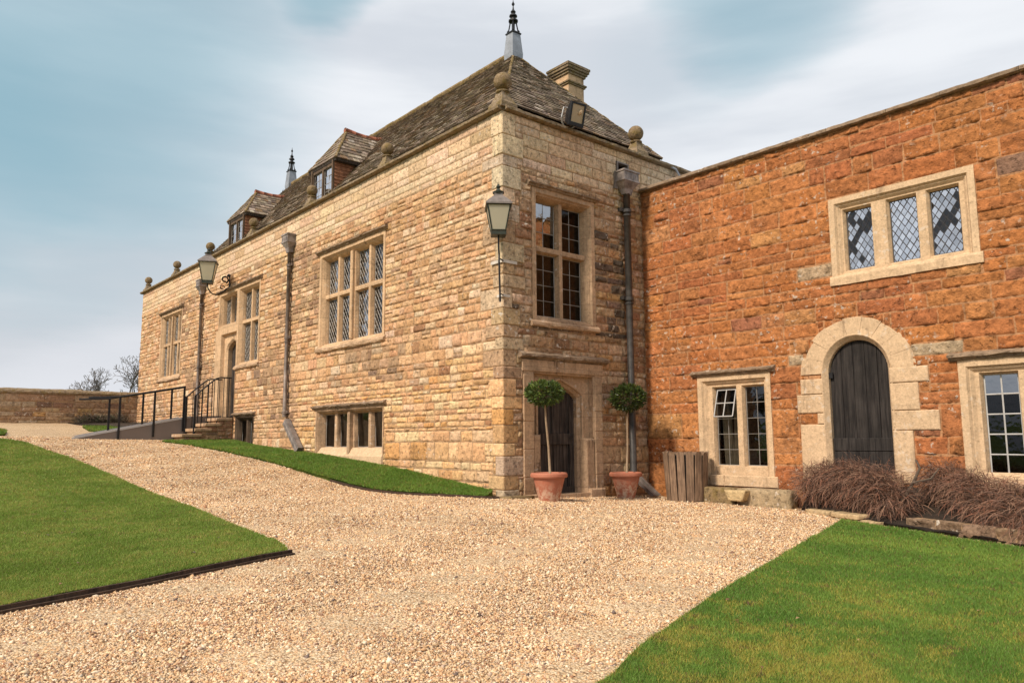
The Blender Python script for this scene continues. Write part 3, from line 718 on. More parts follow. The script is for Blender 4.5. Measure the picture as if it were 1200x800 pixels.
# wing windows
def gu_refl(u, v, r):  # dark diagonal painted into pane reflectivity, standing in for a mirrored gable
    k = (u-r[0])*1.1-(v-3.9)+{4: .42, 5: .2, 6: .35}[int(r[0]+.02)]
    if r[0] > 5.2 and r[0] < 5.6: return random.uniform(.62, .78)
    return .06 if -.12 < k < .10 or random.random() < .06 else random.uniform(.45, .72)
r_ = 4.39
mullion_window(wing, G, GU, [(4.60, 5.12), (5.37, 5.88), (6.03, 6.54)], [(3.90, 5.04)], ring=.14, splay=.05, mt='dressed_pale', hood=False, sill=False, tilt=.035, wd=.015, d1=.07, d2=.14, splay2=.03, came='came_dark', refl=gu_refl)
s = MB(); prism(s, G, [(-.05, 3.83), (.02, 3.83), (.04, 3.79), (.04, 3.66), (-.05, 3.66)], 4.35, 6.84, .3, .006); s.build('sill', M['dressed_pale'], wing)
mullion_window(wing, G, GW, [(1.68, 2.24), (2.36, 2.90)], [(.40, 2.00)], ring=.14, splay=.05, mt='dressed_pale', kind='rect', n=(2, 5), tilt=.006, sill=False, wd=.011, came='came', d1=.07, d2=.15, splay2=.03, refl=lambda u, v, r: random.uniform(.05, .09))
s = MB()
for a, b in ((1.60, 1.95), (1.95, 3.12)): fbox(s, G, a+.003, b-.003, .03+.0, .24, -.02, .035, ch=.012)
s.build('sill', M['dressed_pale'], wing)
mullion_window(wing, G, GR_, [(6.60, 7.14), (7.26, 7.80), (7.92, 8.44)], [(.35, 1.95)], ring=.15, splay=.05, mt='dressed_pale', kind='rect', n=(2, 5), tilt=.006, sill=True, wd=.018, refl=lambda u, v, r: .30 if v > 1.62 else random.uniform(.03, .06), came='white_frame', d1=.07, d2=.15, splay2=.03)  # top pane row given extra reflectivity, painting in the pale sky reflection
# the little open casement in the wing window, and its curtain
vo = MB(); c0 = np.array(G.p(1.76, 1.93, -.13)); 
def vp(u, v): # casement hinged at the top, swung out at the foot
    t = (1.93-v)/.55; return G.p(u, 1.93-.55*t*.97, -.14+.16*t)
for a, b in (((1.76, 1.93), (2.19, 1.93)), ((1.76, 1.38), (2.19, 1.38)), ((1.76, 1.93), (1.76, 1.38)), ((2.19, 1.93), (2.19, 1.38)), ((1.975, 1.93), (1.975, 1.38)), ((1.76, 1.655), (2.19, 1.655))):
    tube(vo, [vp(*a), vp(*b)], .013 if 1.97 != a[0] else .008, 6)
vw = vo.build('opening_light', M['white_frame'], wing)
vg = MB(); vg.add([vp(1.77, 1.92), vp(2.18, 1.92), vp(2.18, 1.39), vp(1.77, 1.39)], [(0, 1, 2, 3)], (.12, .12, .12)); vg.build('pane', M['glass'], vw)
cu = MB(); V = []; F = []
for (ua, ub) in ((1.72, 1.95), (2.05, 2.18)):
    V = []; F = []
    for i in range(25):
        for k, z in enumerate((.4, 1.2, 2.05)):
            t = i/24; uu = ua+(ub-ua)*t+(.06*(1 if ua < 2 else -1)*(1-abs(k-0)/2)); V.append(G.p(uu, z, -.30+.025*math.sin(t*26)))
    F = [(i*3+k, i*3+k+1, i*3+k+4, i*3+k+3) for i in range(24) for k in range(2)]; cu.add(V, F)
co = cu.build('curtain', M['curtain'], None, True); tag(co, 'pale drawn-back curtain hanging behind the left light of the wing window above the wooden bin', 'curtain')

# ------------------------------------------------------------------ doors
def arch_fill(mb, fr, arch, rect, w0, arch2, w1, w2):
    # stone between a rectangle and an arched opening: front face, splay to arch2, then straight back to w2
    n = len(arch); outp = []
    u0, u1, v0, v1 = rect; um = (arch[0][0]+arch[-1][0])/2; vt = max(p[1] for p in arch); vs = arch[1][1]
    for (u, v) in arch:
        if v <= vs+1e-6: outp.append((u0 if u < um else u1, v)); continue
        outp.append((u, v1))
    # corners of the rectangle are added as their own fans
    V = [(p[0], p[1], w0) for p in arch]+[(p[0], p[1], w0) for p in outp]
    mb.add(fr.P(V), [(i, i+1, n+i+1, n+i) for i in range(n-1)])
    for side, i in ((u0, 1), (u1, n-2)):
        j = i+1 if i == 1 else i-1
        mb.add(fr.P([(side, arch[i][1], w0), (side, v1, w0), (arch[j][0], v1, w0)]), [(0, 1, 2)])
    for A, wa, B, wb in ((arch, w0, arch2, w1), (arch2, w1, arch2, w2)):
        V = [(p[0], p[1], wa) for p in A]+[(p[0], p[1], wb) for p in B]; mb.add(fr.P(V), [(i, i+1, n+i+1, n+i) for i in range(n-1)])
def tudor(u0, u1, vb, vs, vt, n=7, w=.5):
    um = (u0+u1)/2; pts = [(u0, vb), (u0, vs)]
    for i in range(1, n+1):
        t = i/n; a = t**.62; pts.append((u0+(um-u0)*t, vs+(vt-vs)*(1-(1-t)**2.0*.55-.45*(1-t)) if False else vs+(vt-vs)*(w*math.sqrt(1-(1-t)**2)+(1-w)*t)))
    return pts+[(2*um-u, v) for (u, v) in reversed(pts[:-1])]
def rarch(uc, r, vb, vs, n=10, pt=1.06):
    pts = [(uc-r, vb)]
    for i in range(2*n+1):
        a = math.pi-math.pi*i/(2*n); pts.append((uc+r*math.cos(a), vs+r*pt*math.sin(a)))
    return pts+[(uc+r, vb)]
def planks(mb, fr, arch, u0, u1, w, nb, gap=.006, th=.03):
    # vertical boards clipped by the arch
    def top(u):
        us = [p[0] for p in arch[1:-1]]; vs = [p[1] for p in arch[1:-1]]; return float(np.interp(u, us, vs))
    vb = arch[0][1]; k = u0; bw = (u1-u0)/nb
    for i in range(nb):
        a = u0+i*bw+gap/2; b = a+bw-gap; ww = w+random.uniform(-.004, .004)
        us = np.linspace(a, b, 5); V = [(u, vb, ww) for u in us]+[(u, top(u), ww) for u in us]+[(u, vb, ww-th) for u in us]+[(u, top(u), ww-th) for u in us]
        F = [(j, j+1, 6+j, 5+j) for j in range(4)]+[(10+j, 15+j, 16+j, 11+j) for j in range(4)]+[(0, 5, 15, 10), (4, 14, 19, 9)]+[(5+j, 6+j, 16+j, 15+j) for j in range(4)]
        mb.add(fr.P(V), F)
# low oak door in the end wall
ds = MB(); a1 = tudor(.92, 2.18, -.30, 1.84, 2.16, w=.32); a2 = tudor(.99, 2.11, -.30, 1.80, 2.08, w=.32)
arch_fill(ds, T, a1, (.76, 2.40, -.30, 2.24), -.12, a2, -.20, -.38)
# square moulded frame round the arch and the flat outer face
face_with_holes(ds, T, .48, 2.64, -.4, 2.48, [(.72, 2.44, -.4, 2.26)], .03)
funnel(ds, T, (.48, 2.64, -.4, 2.48), -.2, (.48, 2.64, -.4, 2.48), .03); funnel(ds, T, (.72, 2.44, -.6, 2.26), .03, (.76, 2.40, -.6, 2.22), -.12)
door1 = ds.build('door_surround', M['dressed_worn'], house)
jt = MB()
for u0, u1 in ((.47, .74), (2.42, 2.65)):       # separate jamb blocks standing just proud
    z = -.28
    while z < 2.2:
        h_ = random.uniform(.4, .62)
        if 2.2-z-h_ < .25: h_ = 2.2-z
        fbox(jt, T, u0-.002, u1-.012, z+.004, z+h_-.004, -.02, .045, ch=.012); z += h_
fbox(jt, T, .44, 1.55, 2.262, 2.49, -.02, .048, ch=.012); fbox(jt, T, 1.557, 2.68, 2.262, 2.49, -.02, .044, ch=.012)
tube(jt, [T.p(*p, -.01) for p in ((.75, 1.0), (.75, 2.24), (1.5, 2.25), (2.42, 2.24), (2.42, 1.0))], .028, 6); tube(jt, [T.p(p[0], p[1], -.10) for p in a1], .028, 6)
fbox(jt, T, 2.14, 2.44, -.3, .98, -.15, .02, ch=.05); fbox(jt, T, .72, .94, -.3, 1.05, -.15, .02, ch=.04)
fbox(jt, T, 2.2, 2.66, -.35, -.02, -.1, .085, ch=.03); fbox(jt, T, .46, .90, -.35, -.06, -.1, .08, ch=.03)
jt.build('jamb_stone', M['dressed_worn'], door1)
h = MB(); prism(h, T, [(-.02, 2.49), (.05, 2.50), (.09, 2.53), (.13, 2.54), (.13, 2.585), (0, 2.66), (-.02, 2.66)], .36, 2.80, .12, .013); h.build('drip_mould', M['hood'], door1)
h = MB(); prism(h, T, [(-.02, 2.93), (.05, 2.94), (.10, 2.98), (.0, 3.03), (-.02, 3.03)], 1.0, 2.5, .12, .012); 
dm = MB(); planks(dm, T, a2, .99, 2.11, -.31, 6, .012); d_ = dm.build('door', M['old_door'], house)
dr = MB(); fbox(dr, T, 1.0, 2.10, .86, 1.08, -.31, -.265, ch=.006); fbox(dr, T, 1.0, 2.10, -.24, .02, -.31, -.265, ch=.006); fbox(dr, T, 1.0, 1.12, -.28, 1.78, -.31, -.272, ch=.004); fbox(dr, T, 1.98, 2.10, -.28, 1.78, -.31, -.272, ch=.004); fbox(dr, T, 1.50, 1.60, 1.08, 2.02, -.31, -.275, ch=.004); dr.build('door_rail', M['old_door'], d_)
hd = MB(); tube(hd, [T.p(1.98+.045*math.cos(t), 1.0+.045*math.sin(t), -.225) for t in np.linspace(0, 2*math.pi, 14)], .007, 6); hd.build('handle', M['black'], d_)
st = MB(); st.box((-.27, .93, -.5), (.06, 2.2, -.10)); st.build('threshold', M['dressed_worn'], house)
# upper door of the long facade
ds = MB(); a1 = tudor(-14.49, -13.36, 1.76, 3.98, 4.30); a2 = tudor(-14.42, -13.42, 1.76, 3.97, 4.24)
arch_fill(ds, L, a1, (-14.62, -13.31, 1.76, 4.50), -.09, a2, -.14, -.36)
face_with_holes(ds, L, -15.18, -13.30, 1.2, 4.66, [(-14.66, -13.31, 1.2, 4.48)], .028)
funnel(ds, L, (-15.18, -13.30, 1.2, 4.66), -.2, (-15.18, -13.30, 1.2, 4.66), .028); funnel(ds, L, (-14.66, -13.31, .9, 4.48), .028, (-14.62, -13.33, .9, 4.44), -.09)
door2 = ds.build('door_surround', M['dressed'], house)
dm = MB(); planks(dm, L, a2, -14.42, -13.42, -.28, 6); d_ = dm.build('door', M['old_door'], house)
hd = MB(); tube(hd, [L.p(-13.55+.04*math.cos(t), 2.85+.04*math.sin(t), -.26) for t in np.linspace(0, 2*math.pi, 12)], .008, 6); hd.build('handle', M['black'], d_)
# arched door in the wing
ds = MB(); ar0 = rarch(4.70, .60, .3, 2.10); ar1 = rarch(4.70, .53, .3, 2.10); n = len(ar0)
nv = 9
for k in range(nv):                              # voussoirs
    t0 = math.pi-math.pi*k/nv-.003; t1 = math.pi-math.pi*(k+1)/nv+.003; rr = archR1*random.uniform(.96, 1.03) if 0 < k < nv-1 else 1.02
    r_in = .615; V = []
    for ww, s in ((-.1, 0), (.016, 0), (.024, .007)):
        for t in np.linspace(t0, t1, 5): V.append((4.70+(rr-s)*math.cos(t), 2.10+(rr-s-.04)*math.sin(t)*.98, ww))
        for t in np.linspace(t1, t0, 5): V.append((4.70+(r_in+s)*math.cos(t), 2.10+(r_in+s)*1.05*math.sin(t), ww))
    F = [(20+i, 21+i, 28-i, 29-i) for i in range(4)]
    for lv in (0, 1): F += [(lv*10+i, lv*10+(i+1) % 10, lv*10+10+(i+1) % 10, lv*10+10+i) for i in range(10)]
    ds.add(G.P(V), F)
for b in blocksG: fbox(ds, G, b[0]+.004, b[1]-.004, b[2]+.004, b[3]-.004, -.1, .028+random.uniform(0, .008), ch=.013, jit=.006)
V = [(p[0], p[1], .024) for p in ar0]+[(p[0], p[1], -.06) for p in ar1]+[(p[0], p[1], -.2) for p in ar1]
ds.add(G.P(V), [(i, i+1, n+i+1, n+i) for i in range(n-1)]+[(n+i, n+i+1, 2*n+i+1, 2*n+i) for i in range(n-1)])
# inner roll of the arch
tube(ds, [G.p(p[0], p[1], .012) for p in rarch(4.70, .612, .3, 2.10)], .018, 6)
ws = MB()
ds.build('door_surround', M['dressed_pale'], wing)
dm = MB(); planks(dm, G, ar1, 4.17, 5.23, -.13, 5, .008); fbox(dm, G, 4.18, 5.22, .36, .72, -.13, -.085, ch=.008); fbox(dm, G, 4.18, 5.22, .726, .95, -.13, -.08, ch=.010)
d_ = dm.build('door', M['black_door'], wing)
hd = MB(); fbox(hd, G, 4.17, 4.24, 2.02, 2.12, -.1, -.07); hd.build('hinge', M['black'], d_)
st = MB(); fbox(st, G, 4.05, 5.40, .12, .34, -.2, .10, ch=.02); st.build('threshold', M['dressed_worn'], wing)

# ------------------------------------------------------------------ drainpipes
def pipe(fr, u, vt, vb, parent, off=.10, r=.055, hopper=(.19, .13), joints=3, pm_='pipe', hm_='hopper'):
    pm = MB(); tube(pm, [fr.p(u, vt, off), fr.p(u, (vt+vb)/2, off), fr.p(u, vb, off)], r, 12)
    po = pm.build('drainpipe', M[pm_], parent, True)
    c = MB()
    for k in range(joints):
        v = vt-.35-(vt-vb-.5)*k/max(1, joints-1)
        tube(c, [fr.p(u, v, off), fr.p(u, v-.07, off)], r*1.35, 12); tube(c, [fr.p(u, v-.11, off), fr.p(u, v-.15, off)], r*1.25, 12)
        fbox(c, fr, u-r*2.1, u+r*2.1, v-.05, v+.03, 0, off-.02)
    c.build('pipe_collar', M[pm_], po)
    hm = MB(); a, b = hopper; w0 = .015; w1 = off+.16
    lv = [(b*0+.02, .10, vt-.02, off-.05, off+.06), (.0, a*.55, vt+.10, w0+.02, off+.08), (0, a, vt+.24, w0, w1), (0, a, vt+.46, w0, w1), (0, a+.02, vt+.46, w0, w1+.02), (0, a+.02, vt+.50, w0, w1+.02)]
    V = []; F = []
    for (_, hw, v, wa, wb) in lv: V += [(u-hw, v, wa), (u+hw, v, wa), (u+hw, v, wb), (u-hw, v, wb)]
    for i in range(len(lv)-1):
        for k in range(4): F.append((i*4+k, i*4+(k+1) % 4, i*4+4+(k+1) % 4, i*4+4+k))
    k = (len(lv)-1)*4; F.append((k, k+1, k+2, k+3)); hm.add(fr.P(V), F)
    for d in (-.6, 0, .6): fbox(hm, fr, u+d*a-.012, u+d*a+.012, vt+.29, vt+.41, w1, w1+.01)
    fbox(hm, fr, u-a-.02, u+a+.02, vt+.25, vt+.28, w0, w1+.015)
    hm.build('hopper_head', M[hm_], po); return po
M['lead_dark'] = plain('dull_lead', (.20, .17, .155), .6, .2, var=.4, scale=7, bd=.004)
M['hopper'] = plain('streaked_lead', (.25, .215, .20), .6, .15, var=.6, scale=6, bd=.006)
p1 = pipe(L, -9.33, 6.28, 1.62, house)
ch = MB(); 
fr_ = L; pts = [(-9.33, 1.66, .10), (-9.2, 1.50, .10), (-8.30, .72, .12)]
for s in (-1, 1): tube(ch, [L.p(pts[1][0], pts[1][1]+.0, .1+s*.06), L.p(pts[2][0], pts[2][1], .12+s*.06)], .02, 6)
V = []; 
for (u, v, w) in pts[1:]:
    V += [L.p(u-.09, v-.07, w-.07), L.p(u+.08, v+.07, w-.07), L.p(u+.08, v+.07, w+.07), L.p(u-.09, v-.07, w+.07)]
ch.add(V, [(0, 1, 5, 4), (1, 2, 6, 5), (2, 3, 7, 6), (3, 0, 4, 7), (0, 3, 2, 1), (4, 5, 6, 7)]); ch.build('spout_chute', M['lead_dark'], p1)
pipe(L, -16.55, 6.15, 1.2, house)
p3 = pipe(T, 3.46, 6.32, -.08, house, off=.13, r=.075, hopper=(.24, .17), joints=4, pm_='black_pipe')
hp = MB()
for uu in (3.27, 3.62): fbox(hp, T, uu, uu+.03, 6.72, 7.06, -.1, .05)
fbox(hp, T, 3.27, 3.65, 7.04, 7.07, -.1, .045); hp.build('lead_frame', M['lead_dark'], p3)
hp = MB(); fbox(hp, T, 3.18, 3.27, 6.42, 6.78, .0, .06); hp.build('lead_frame', M['lead_dark'], p3)
sh = MB()
for d in (-.09, .05): 
    sh.add([(.12, 3.48+d, .16), (.12, 3.55+d, .16), (.50, 3.72+d, -.22), (.50, 3.64+d, -.22), (.20, 3.48+d, .20), (.20, 3.55+d, .20), (.60, 3.72+d, -.2), (.60, 3.64+d, -.2)],
           [(0, 1, 2, 3), (4, 7, 6, 5), (0, 4, 5, 1), (1, 5, 6, 2), (2, 6, 7, 3), (3, 7, 4, 0)])
sh.build('pipe_shoe', M['lead_dark'], p3)
# lead flashing strip where the roofs meet
fl = MB(); tube(fl, [(-.02, 4.9, 7.46), (.14, 5.25, 7.30), (.16, 5.6, 6.9)], .025, 6); fl.build('lead_flashing', M['lead'], house)

# ------------------------------------------------------------------ roofs
SL = [(5, (.22, .17, .13)), (4, (.27, .21, .16)), (3, (.165, .125, .10)), (1.6, (.34, .275, .21)), (.9, (.25, .165, .105)), (.5, (.42, .36, .30))]
def slates(mb, P0, P1, P2, P3, rows, wl_=(.16, .34), th=.028, pal=SL, holes=None, sag=0.):
    P0, P1, P2, P3 = map(lambda p: np.array(p, float), (P0, P1, P2, P3))
    nrm_ = np.cross(P1-P0, P3-P0); nrm_ /= np.linalg.norm(nrm_)
    if nrm_[2] < 0: nrm_ = -nrm_
    T_ = [1-(1-i/rows)**1.12 for i in range(rows+1)]
    e0 = (P1-P0)/np.linalg.norm(P1-P0)
    for i in range(rows):
        t0, t1 = T_[i], min(1, T_[i+1]+.35*(T_[i+1]-T_[i]))
        A0 = P0+(P3-P0)*t0; A1 = P1+(P2-P1)*t0; B0 = P0+(P3-P0)*t1; B1 = P1+(P2-P1)*t1
        W_ = np.linalg.norm(A1-A0); x = -random.uniform(0, .15)
        lift = nrm_*.004
        while x < W_-.02:
            l = random.uniform(*wl_)*(1.15-.4*t0); a = max(0, x); b = min(W_, x+l-.006); x += l
            if b-a < .02: continue
            if holes:
                for g0, g1 in holes(A0[2]):
                    ga, gb = sorted((abs(g0-A0[0]), abs(g1-A0[0])))
                    if a >= ga and b <= gb: a = b
                    elif a < ga < b: b = ga
                    elif a < gb < b: a = gb
                if b-a < .02: continue
            t_a, t_b = a/W_, b/W_
            # upper edge in line with the lower one, clipped to the hips
            p0 = A0+(A1-A0)*t_a; p1 = A0+(A1-A0)*t_b
            s = (P3-P0); up_ = (B0+B1)/2-(A0+A1)/2; up_ = up_-e0*(up_ @ e0)
            q0 = p0+up_; q1 = p1+up_
            lo0 = (B0-q0) @ e0; lo1 = (B1-q1) @ e0
            if lo0 > 0: q0 = q0+e0*min(lo0, (q1-q0) @ e0)
            if lo1 < 0: q1 = q1+e0*max(lo1, -((q1-q0) @ e0))
            j = random.uniform(-.012, .012)*up_/max(.01, np.linalg.norm(up_)); z = nrm_*(th+random.uniform(-.006, .012)); k = nrm_*.004
            drop = np.array((0, 0, -sag*math.sin(math.pi*t0)))
            v = [p0-j, p1-j, q1, q0, p0-j+z, p1-j+z, q1+k, q0+k]; v = [q+drop for q in v]
            mb.add(v, [(4, 5, 6, 7), (0, 1, 5, 4), (1, 2, 6, 5), (3, 0, 4, 7)], pick(pal, .2))
def facesheet(mb, *P): mb.add([np.array(p)-np.array((0, 0, .012)) for p in P], [tuple(range(len(P)))], (.12, .09, .07))
EZ = 7.46; RZ = 10.6; RY = 2.8; EZ2 = 7.715
rA, rB = (-2.9, RY, RZ), (-15.9, RY, RZ); eFR, eFL, eBR, eBL = (-.31, .30, EZ2), (-17.18, .30, EZ2), (-.31, 5.33, EZ2), (-17.18, 5.33, EZ2)
DA = dict(x0=-9.07, x1=-7.42, ze=8.63, zr=9.80, yr=1.03); DB = dict(x0=-15.42, x1=-13.77, ze=8.58, zr=9.60, yr=.97)
def dormer_gap(z):
    return [(d['x0']+.2, d['x1']-.17) for d in (DA, DB) if z < d['ze']+.05]
rm = MB(); slates(rm, eFL, eFR, rA, rB, 38, (.12, .28), holes=dormer_gap); slates(rm, eFR, eBR, rA, rA, 38, (.12, .28))
slates(rm, eBR, eBL, rB, rA, 20, (.3, .6)); slates(rm, eBL, eFL, rB, rB, 20, (.2, .4))
facesheet(rm, eFR, eBR, rA); facesheet(rm, eBR, eBL, rB, rA); facesheet(rm, eBL, eFL, rB)
xs_ = [eFL[0], DB['x0']+.2, DB['x1']-.17, DA['x0']+.2, DA['x1']-.17, eFR[0]]; sz = lambda z: .08+(z-EZ)/(RZ-EZ)*(RY-.08)
for xa, xb in zip(xs_, xs_[1:]):
    d_ = next((d for d in (DA, DB) if abs(xa-d['x0']-.2) < 1e-6), None); z0 = d_['ze'] if d_ else EZ2
    fx = lambda x, z: min(max(x, eFL[0]+(rB[0]-eFL[0])*(z-EZ2)/(RZ-EZ2)), eFR[0]+(rA[0]-eFR[0])*(z-EZ2)/(RZ-EZ2))
    facesheet(rm, (fx(xa, z0), sz(z0), z0), (fx(xb, z0), sz(z0), z0), (fx(xb, RZ), RY, RZ), (fx(xa, RZ), RY, RZ))
roof = rm.build('roof', M['slate'], house)
rd = MB()
def ridge(mb, a, b, r, l=.42, jit=.01, col=None, drop=0.):
    a, b = Vector(a), Vector(b); n = max(1, int((b-a).length/l))
    for i in range(n):
        p = a.lerp(b, i/n); q = a.lerp(b, (i+.985)/n); s1 = -drop*math.sin(math.pi*i/n); s2 = -drop*math.sin(math.pi*(i+1)/n)
        o_ = Vector((0, random.uniform(-jit, jit)*.5, random.uniform(-jit, jit))); tube(mb, [p+o_+Vector((0, 0, s1)), q+o_+Vector((0, 0, s2))], r, 8, col)
ridge(rd, (rA[0], RY, RZ+.01), (rB[0], RY, RZ+.01), .085); rd.build('ridge_stone', M['slate_moss'], roof)
hm = MB(); ridge(hm, rA, eFR, .035, .16, .012); ridge(hm, rA, eBR, .035, .16, .012); hm.build('hip_stone', M['slate_moss'], roof)
def dormer(d):
    x0, x1, ze, zr, yr = d['x0'], d['x1'], d['ze'], d['zr'], d['yr']; xm = (x0+x1)/2; y0 = .28
    slope = lambda z: .08+(z-EZ)/(RZ-EZ)*(RY-.08)      # y where the main roof reaches z
    ye = slope(ze); yb = slope(zr)
    dm = MB(); wx0, wx1 = x0+.20, x1-.17; zw = ze-.14; yf = .31
    # timber front and the window in it
    F_ = Fr((0, yf, 0), (1, 0, 0), (0, -1, 0)); root = None
    fm = MB(); rect = (wx0, wx1, EZ-.05, zw+.12)
    ls = []; n_ = 2; lw = (wx1-wx0-.24)/2
    ls = [(wx0+.08, wx0+.08+lw, EZ+.14, zw-.02), (wx0+.16+lw, wx0+.16+2*lw, EZ+.14, zw-.02)]
    face_with_holes(fm, F_, *rect, ls, 0)
    for l_ in ls: funnel(fm, F_, l_, 0, l_, -.07)
    dr_ = fm.build('dormer_window', M['oak'], house)
    gm = MB(); lm = MB()
    for l_ in ls: glaze(gm, lm, F_, l_, -.05, 'rect', .02, (2, 4), wd=.018, refl=lambda u, v, r: random.uniform(.6, .8))
    gm.build('pane', M['glass'], dr_); lm.build('glazing_bar', M['came'], dr_)
    wd_ = MB()
    for l_ in ls: fbox(wd_, F_, l_[0]-.03, l_[1]+.03, l_[2]-.04, l_[2], 0, .03); 
    fbox(wd_, F_, wx0-.02, wx0+.05, EZ-.05, zw+.12, -.02, .03); fbox(wd_, F_, wx1-.05, wx1+.02, EZ-.05, zw+.12, -.02, .03)
    wd_.build('frame', M['oak'], dr_)
    # cheeks hung with clay tiles
    ck = MB()
    for x, sg in ((wx1, 1), (wx0, -1)):
        yb_ = slope(zw+.12); yb0 = slope(EZ)
        ck.add([(x, yf, EZ-.05), (x, yf, zw+.12), (x, yb_+.05, zw+.12), (x, yf+.25, EZ-.05)], [(0, 1, 2, 3)])
        z = EZ
        while z < zw+.08:
            y = yf+.02
            while y < slope(z)+.05:
                l = random.uniform(.13, .18); k = .012
                ck.add([(x+sg*.03, y, z), (x+sg*.03, y+l-.006, z), (x+sg*.008, y+l-.006, z+.11), (x+sg*.008, y, z+.11), (x, y, z), (x, y+l-.006, z)], [(0, 1, 2, 3), (0, 4, 5, 1)], None); y += l
            z += .10
    ck.build('tile_hung_cheek', M['cheek'], house)
    rm = MB(); a, b = (x0, y0, ze), (x1, y0, ze); pk = (xm, yr, zr); pe = (xm, yb+.25, zr)
    slates(rm, a, b, pk, pk, 9, (.12, .22), .024); slates(rm, b, (x1, ye+.15, ze), pe, pk, 10, (.12, .24), .024); slates(rm, (x0, ye+.15, ze), a, pk, pe, 10, (.12, .24), .024)
    for P in ((a, b, pk), (b, (x1, ye+.15, ze), pe, pk), ((x0, ye+.15, ze), a, pk, pe)): facesheet(rm, *P)
    ro = rm.build('dormer_roof', M['slate'], house)
    fb = MB()   # dark soffit boards
    fb.add([(x0, y0, ze-.02), (x1, y0, ze-.02), (x1, ye, ze-.02), (x0, ye, ze-.02), (x0+.02, y0+.02, ze-.08), (x1-.02, y0+.02, ze-.08), (x1-.02, ye, ze-.08), (x0+.02, ye, ze-.08)], [(0, 1, 5, 4), (1, 2, 6, 5), (2, 3, 7, 6), (3, 0, 4, 7), (4, 5, 6, 7)])
    fb.build('soffit', M['old_door'], ro)
    rt_ = MB(); ridge(rt_, (xm, yr-.06, zr+.03), (xm, yb+.2, zr+.05), .075, .3, .006, None, .06); rt_.build('ridge_tile', M['red_tile'], ro, True)
    hh = MB(); ridge(hh, pk, b, .04, .16, .01); ridge(hh, pk, a, .04, .16, .01); hh.build('hip_stone', M['slate_moss'], ro)
dormer(DA); dormer(DB)
# chimney
cm = MB(); cx0, cx1, cy0, cy1 = -2.93, -2.36, 4.2, 4.76
def ring_(mb, e, z0, z1): mb.box((cx0-e, cy0-e, z0), (cx1+e, cy1+e, z1))
ring_(cm, 0, 8.0, 10.42); cho = cm.build('chimney', M['dressed'], roof)
cm = MB(); ring_(cm, .035, 10.06, 10.10); ring_(cm, .06, 10.101, 10.14)
for e, a, b in ((.04, 10.34, 10.40), (.075, 10.401, 10.46), (.11, 10.461, 10.53), (.13, 10.531, 10.59), (.08, 10.591, 10.63)): ring_(cm, e, a, b)
cm.build('chimney_cap', M['coping'], roof)
# lead spires on the ridge ends
def spire(x, s=1.):
    b = MB(); c = (x, RY, RZ-.02); sqlathe(b, c, [(.20*s, -.14), (.21*s, 0), (.20*s, .10*s), (.155*s, .62*s), (.155*s, .64*s)]); so_ = b.build('roof_spire', M['lead'], house)
    t = MB(); z = .64*s
    sqlathe(t, (c[0], c[1], c[2]+z), [(.17*s, 0), (.18*s, .04*s), (.12*s, .10*s)])
    for a in range(4):
        an = math.pi/4+a*math.pi/2; q = lambda r, zz: (c[0]+r*s*math.cos(an), c[1]+r*s*math.sin(an), c[2]+z+zz*s)
        tube(t, [q(.16, .06), q(.13, .2), q(.10, .36), q(.12, .46)], .022*s, 5); lathe(t, q(.17, .1), [(.0, -.03), (.03, 0), (.0, .05)], 6)
    lathe(t, (c[0], c[1], c[2]+z), [(.05*s, 0), (.05*s, .42*s), (.15*s, .44*s), (.15*s, .48*s), (.07*s, .52*s), (.07*s, .58*s), (.13*s, .61*s), (.11*s, .66*s), (.05*s, .72*s), (.085*s, .76*s), (.03*s, .84*s), (.015*s, .95*s), (.05*s, 1.02*s), (.015*s, 1.1*s), (.0, 1.22*s)], 10)
    t.build('finial', M['black'], so_)
spire(rA[0], .82); spire(rB[0], .82)
# ball finials on the parapet
def ball(x, y, z=ZP+.09, s=1.):
    b = MB(); base = thing  # base block, neck and ball
    sqlathe(b, (x, y, z-.03), [(.185*s, 0), (.18*s, .10*s), (.15*s, .14*s), (.10*s, .26*s), (.09*s, .32*s)])
    bo = b.build('finial_base', M['coping'], house)
    b = MB(); lathe(b, (x, y, z+.28*s), [(.09*s, 0), (.13*s, .02*s), (.13*s, .045*s), (.07*s, .06*s), (.07*s, .08*s)], 16)
    rr = .165*s; V = []; F = []; n, k = 20, 13; cz = z+.36*s+rr*.93
    prof = [(rr*math.sin(math.pi*i/k)*1.0+.001, cz-z-rr*math.cos(math.pi*i/k)) for i in range(k+1)]
    lathe(b, (x, y, z), prof, n); b.build('ball', M['ball'], bo, True)
for x in (-4.42, -8.42, -12.54, -16.48, -20.2, -24.05): ball(x, .10, s=.92)
ball(-.13, .13, s=1.12); ball(-.12, 4.13, s=1.08)

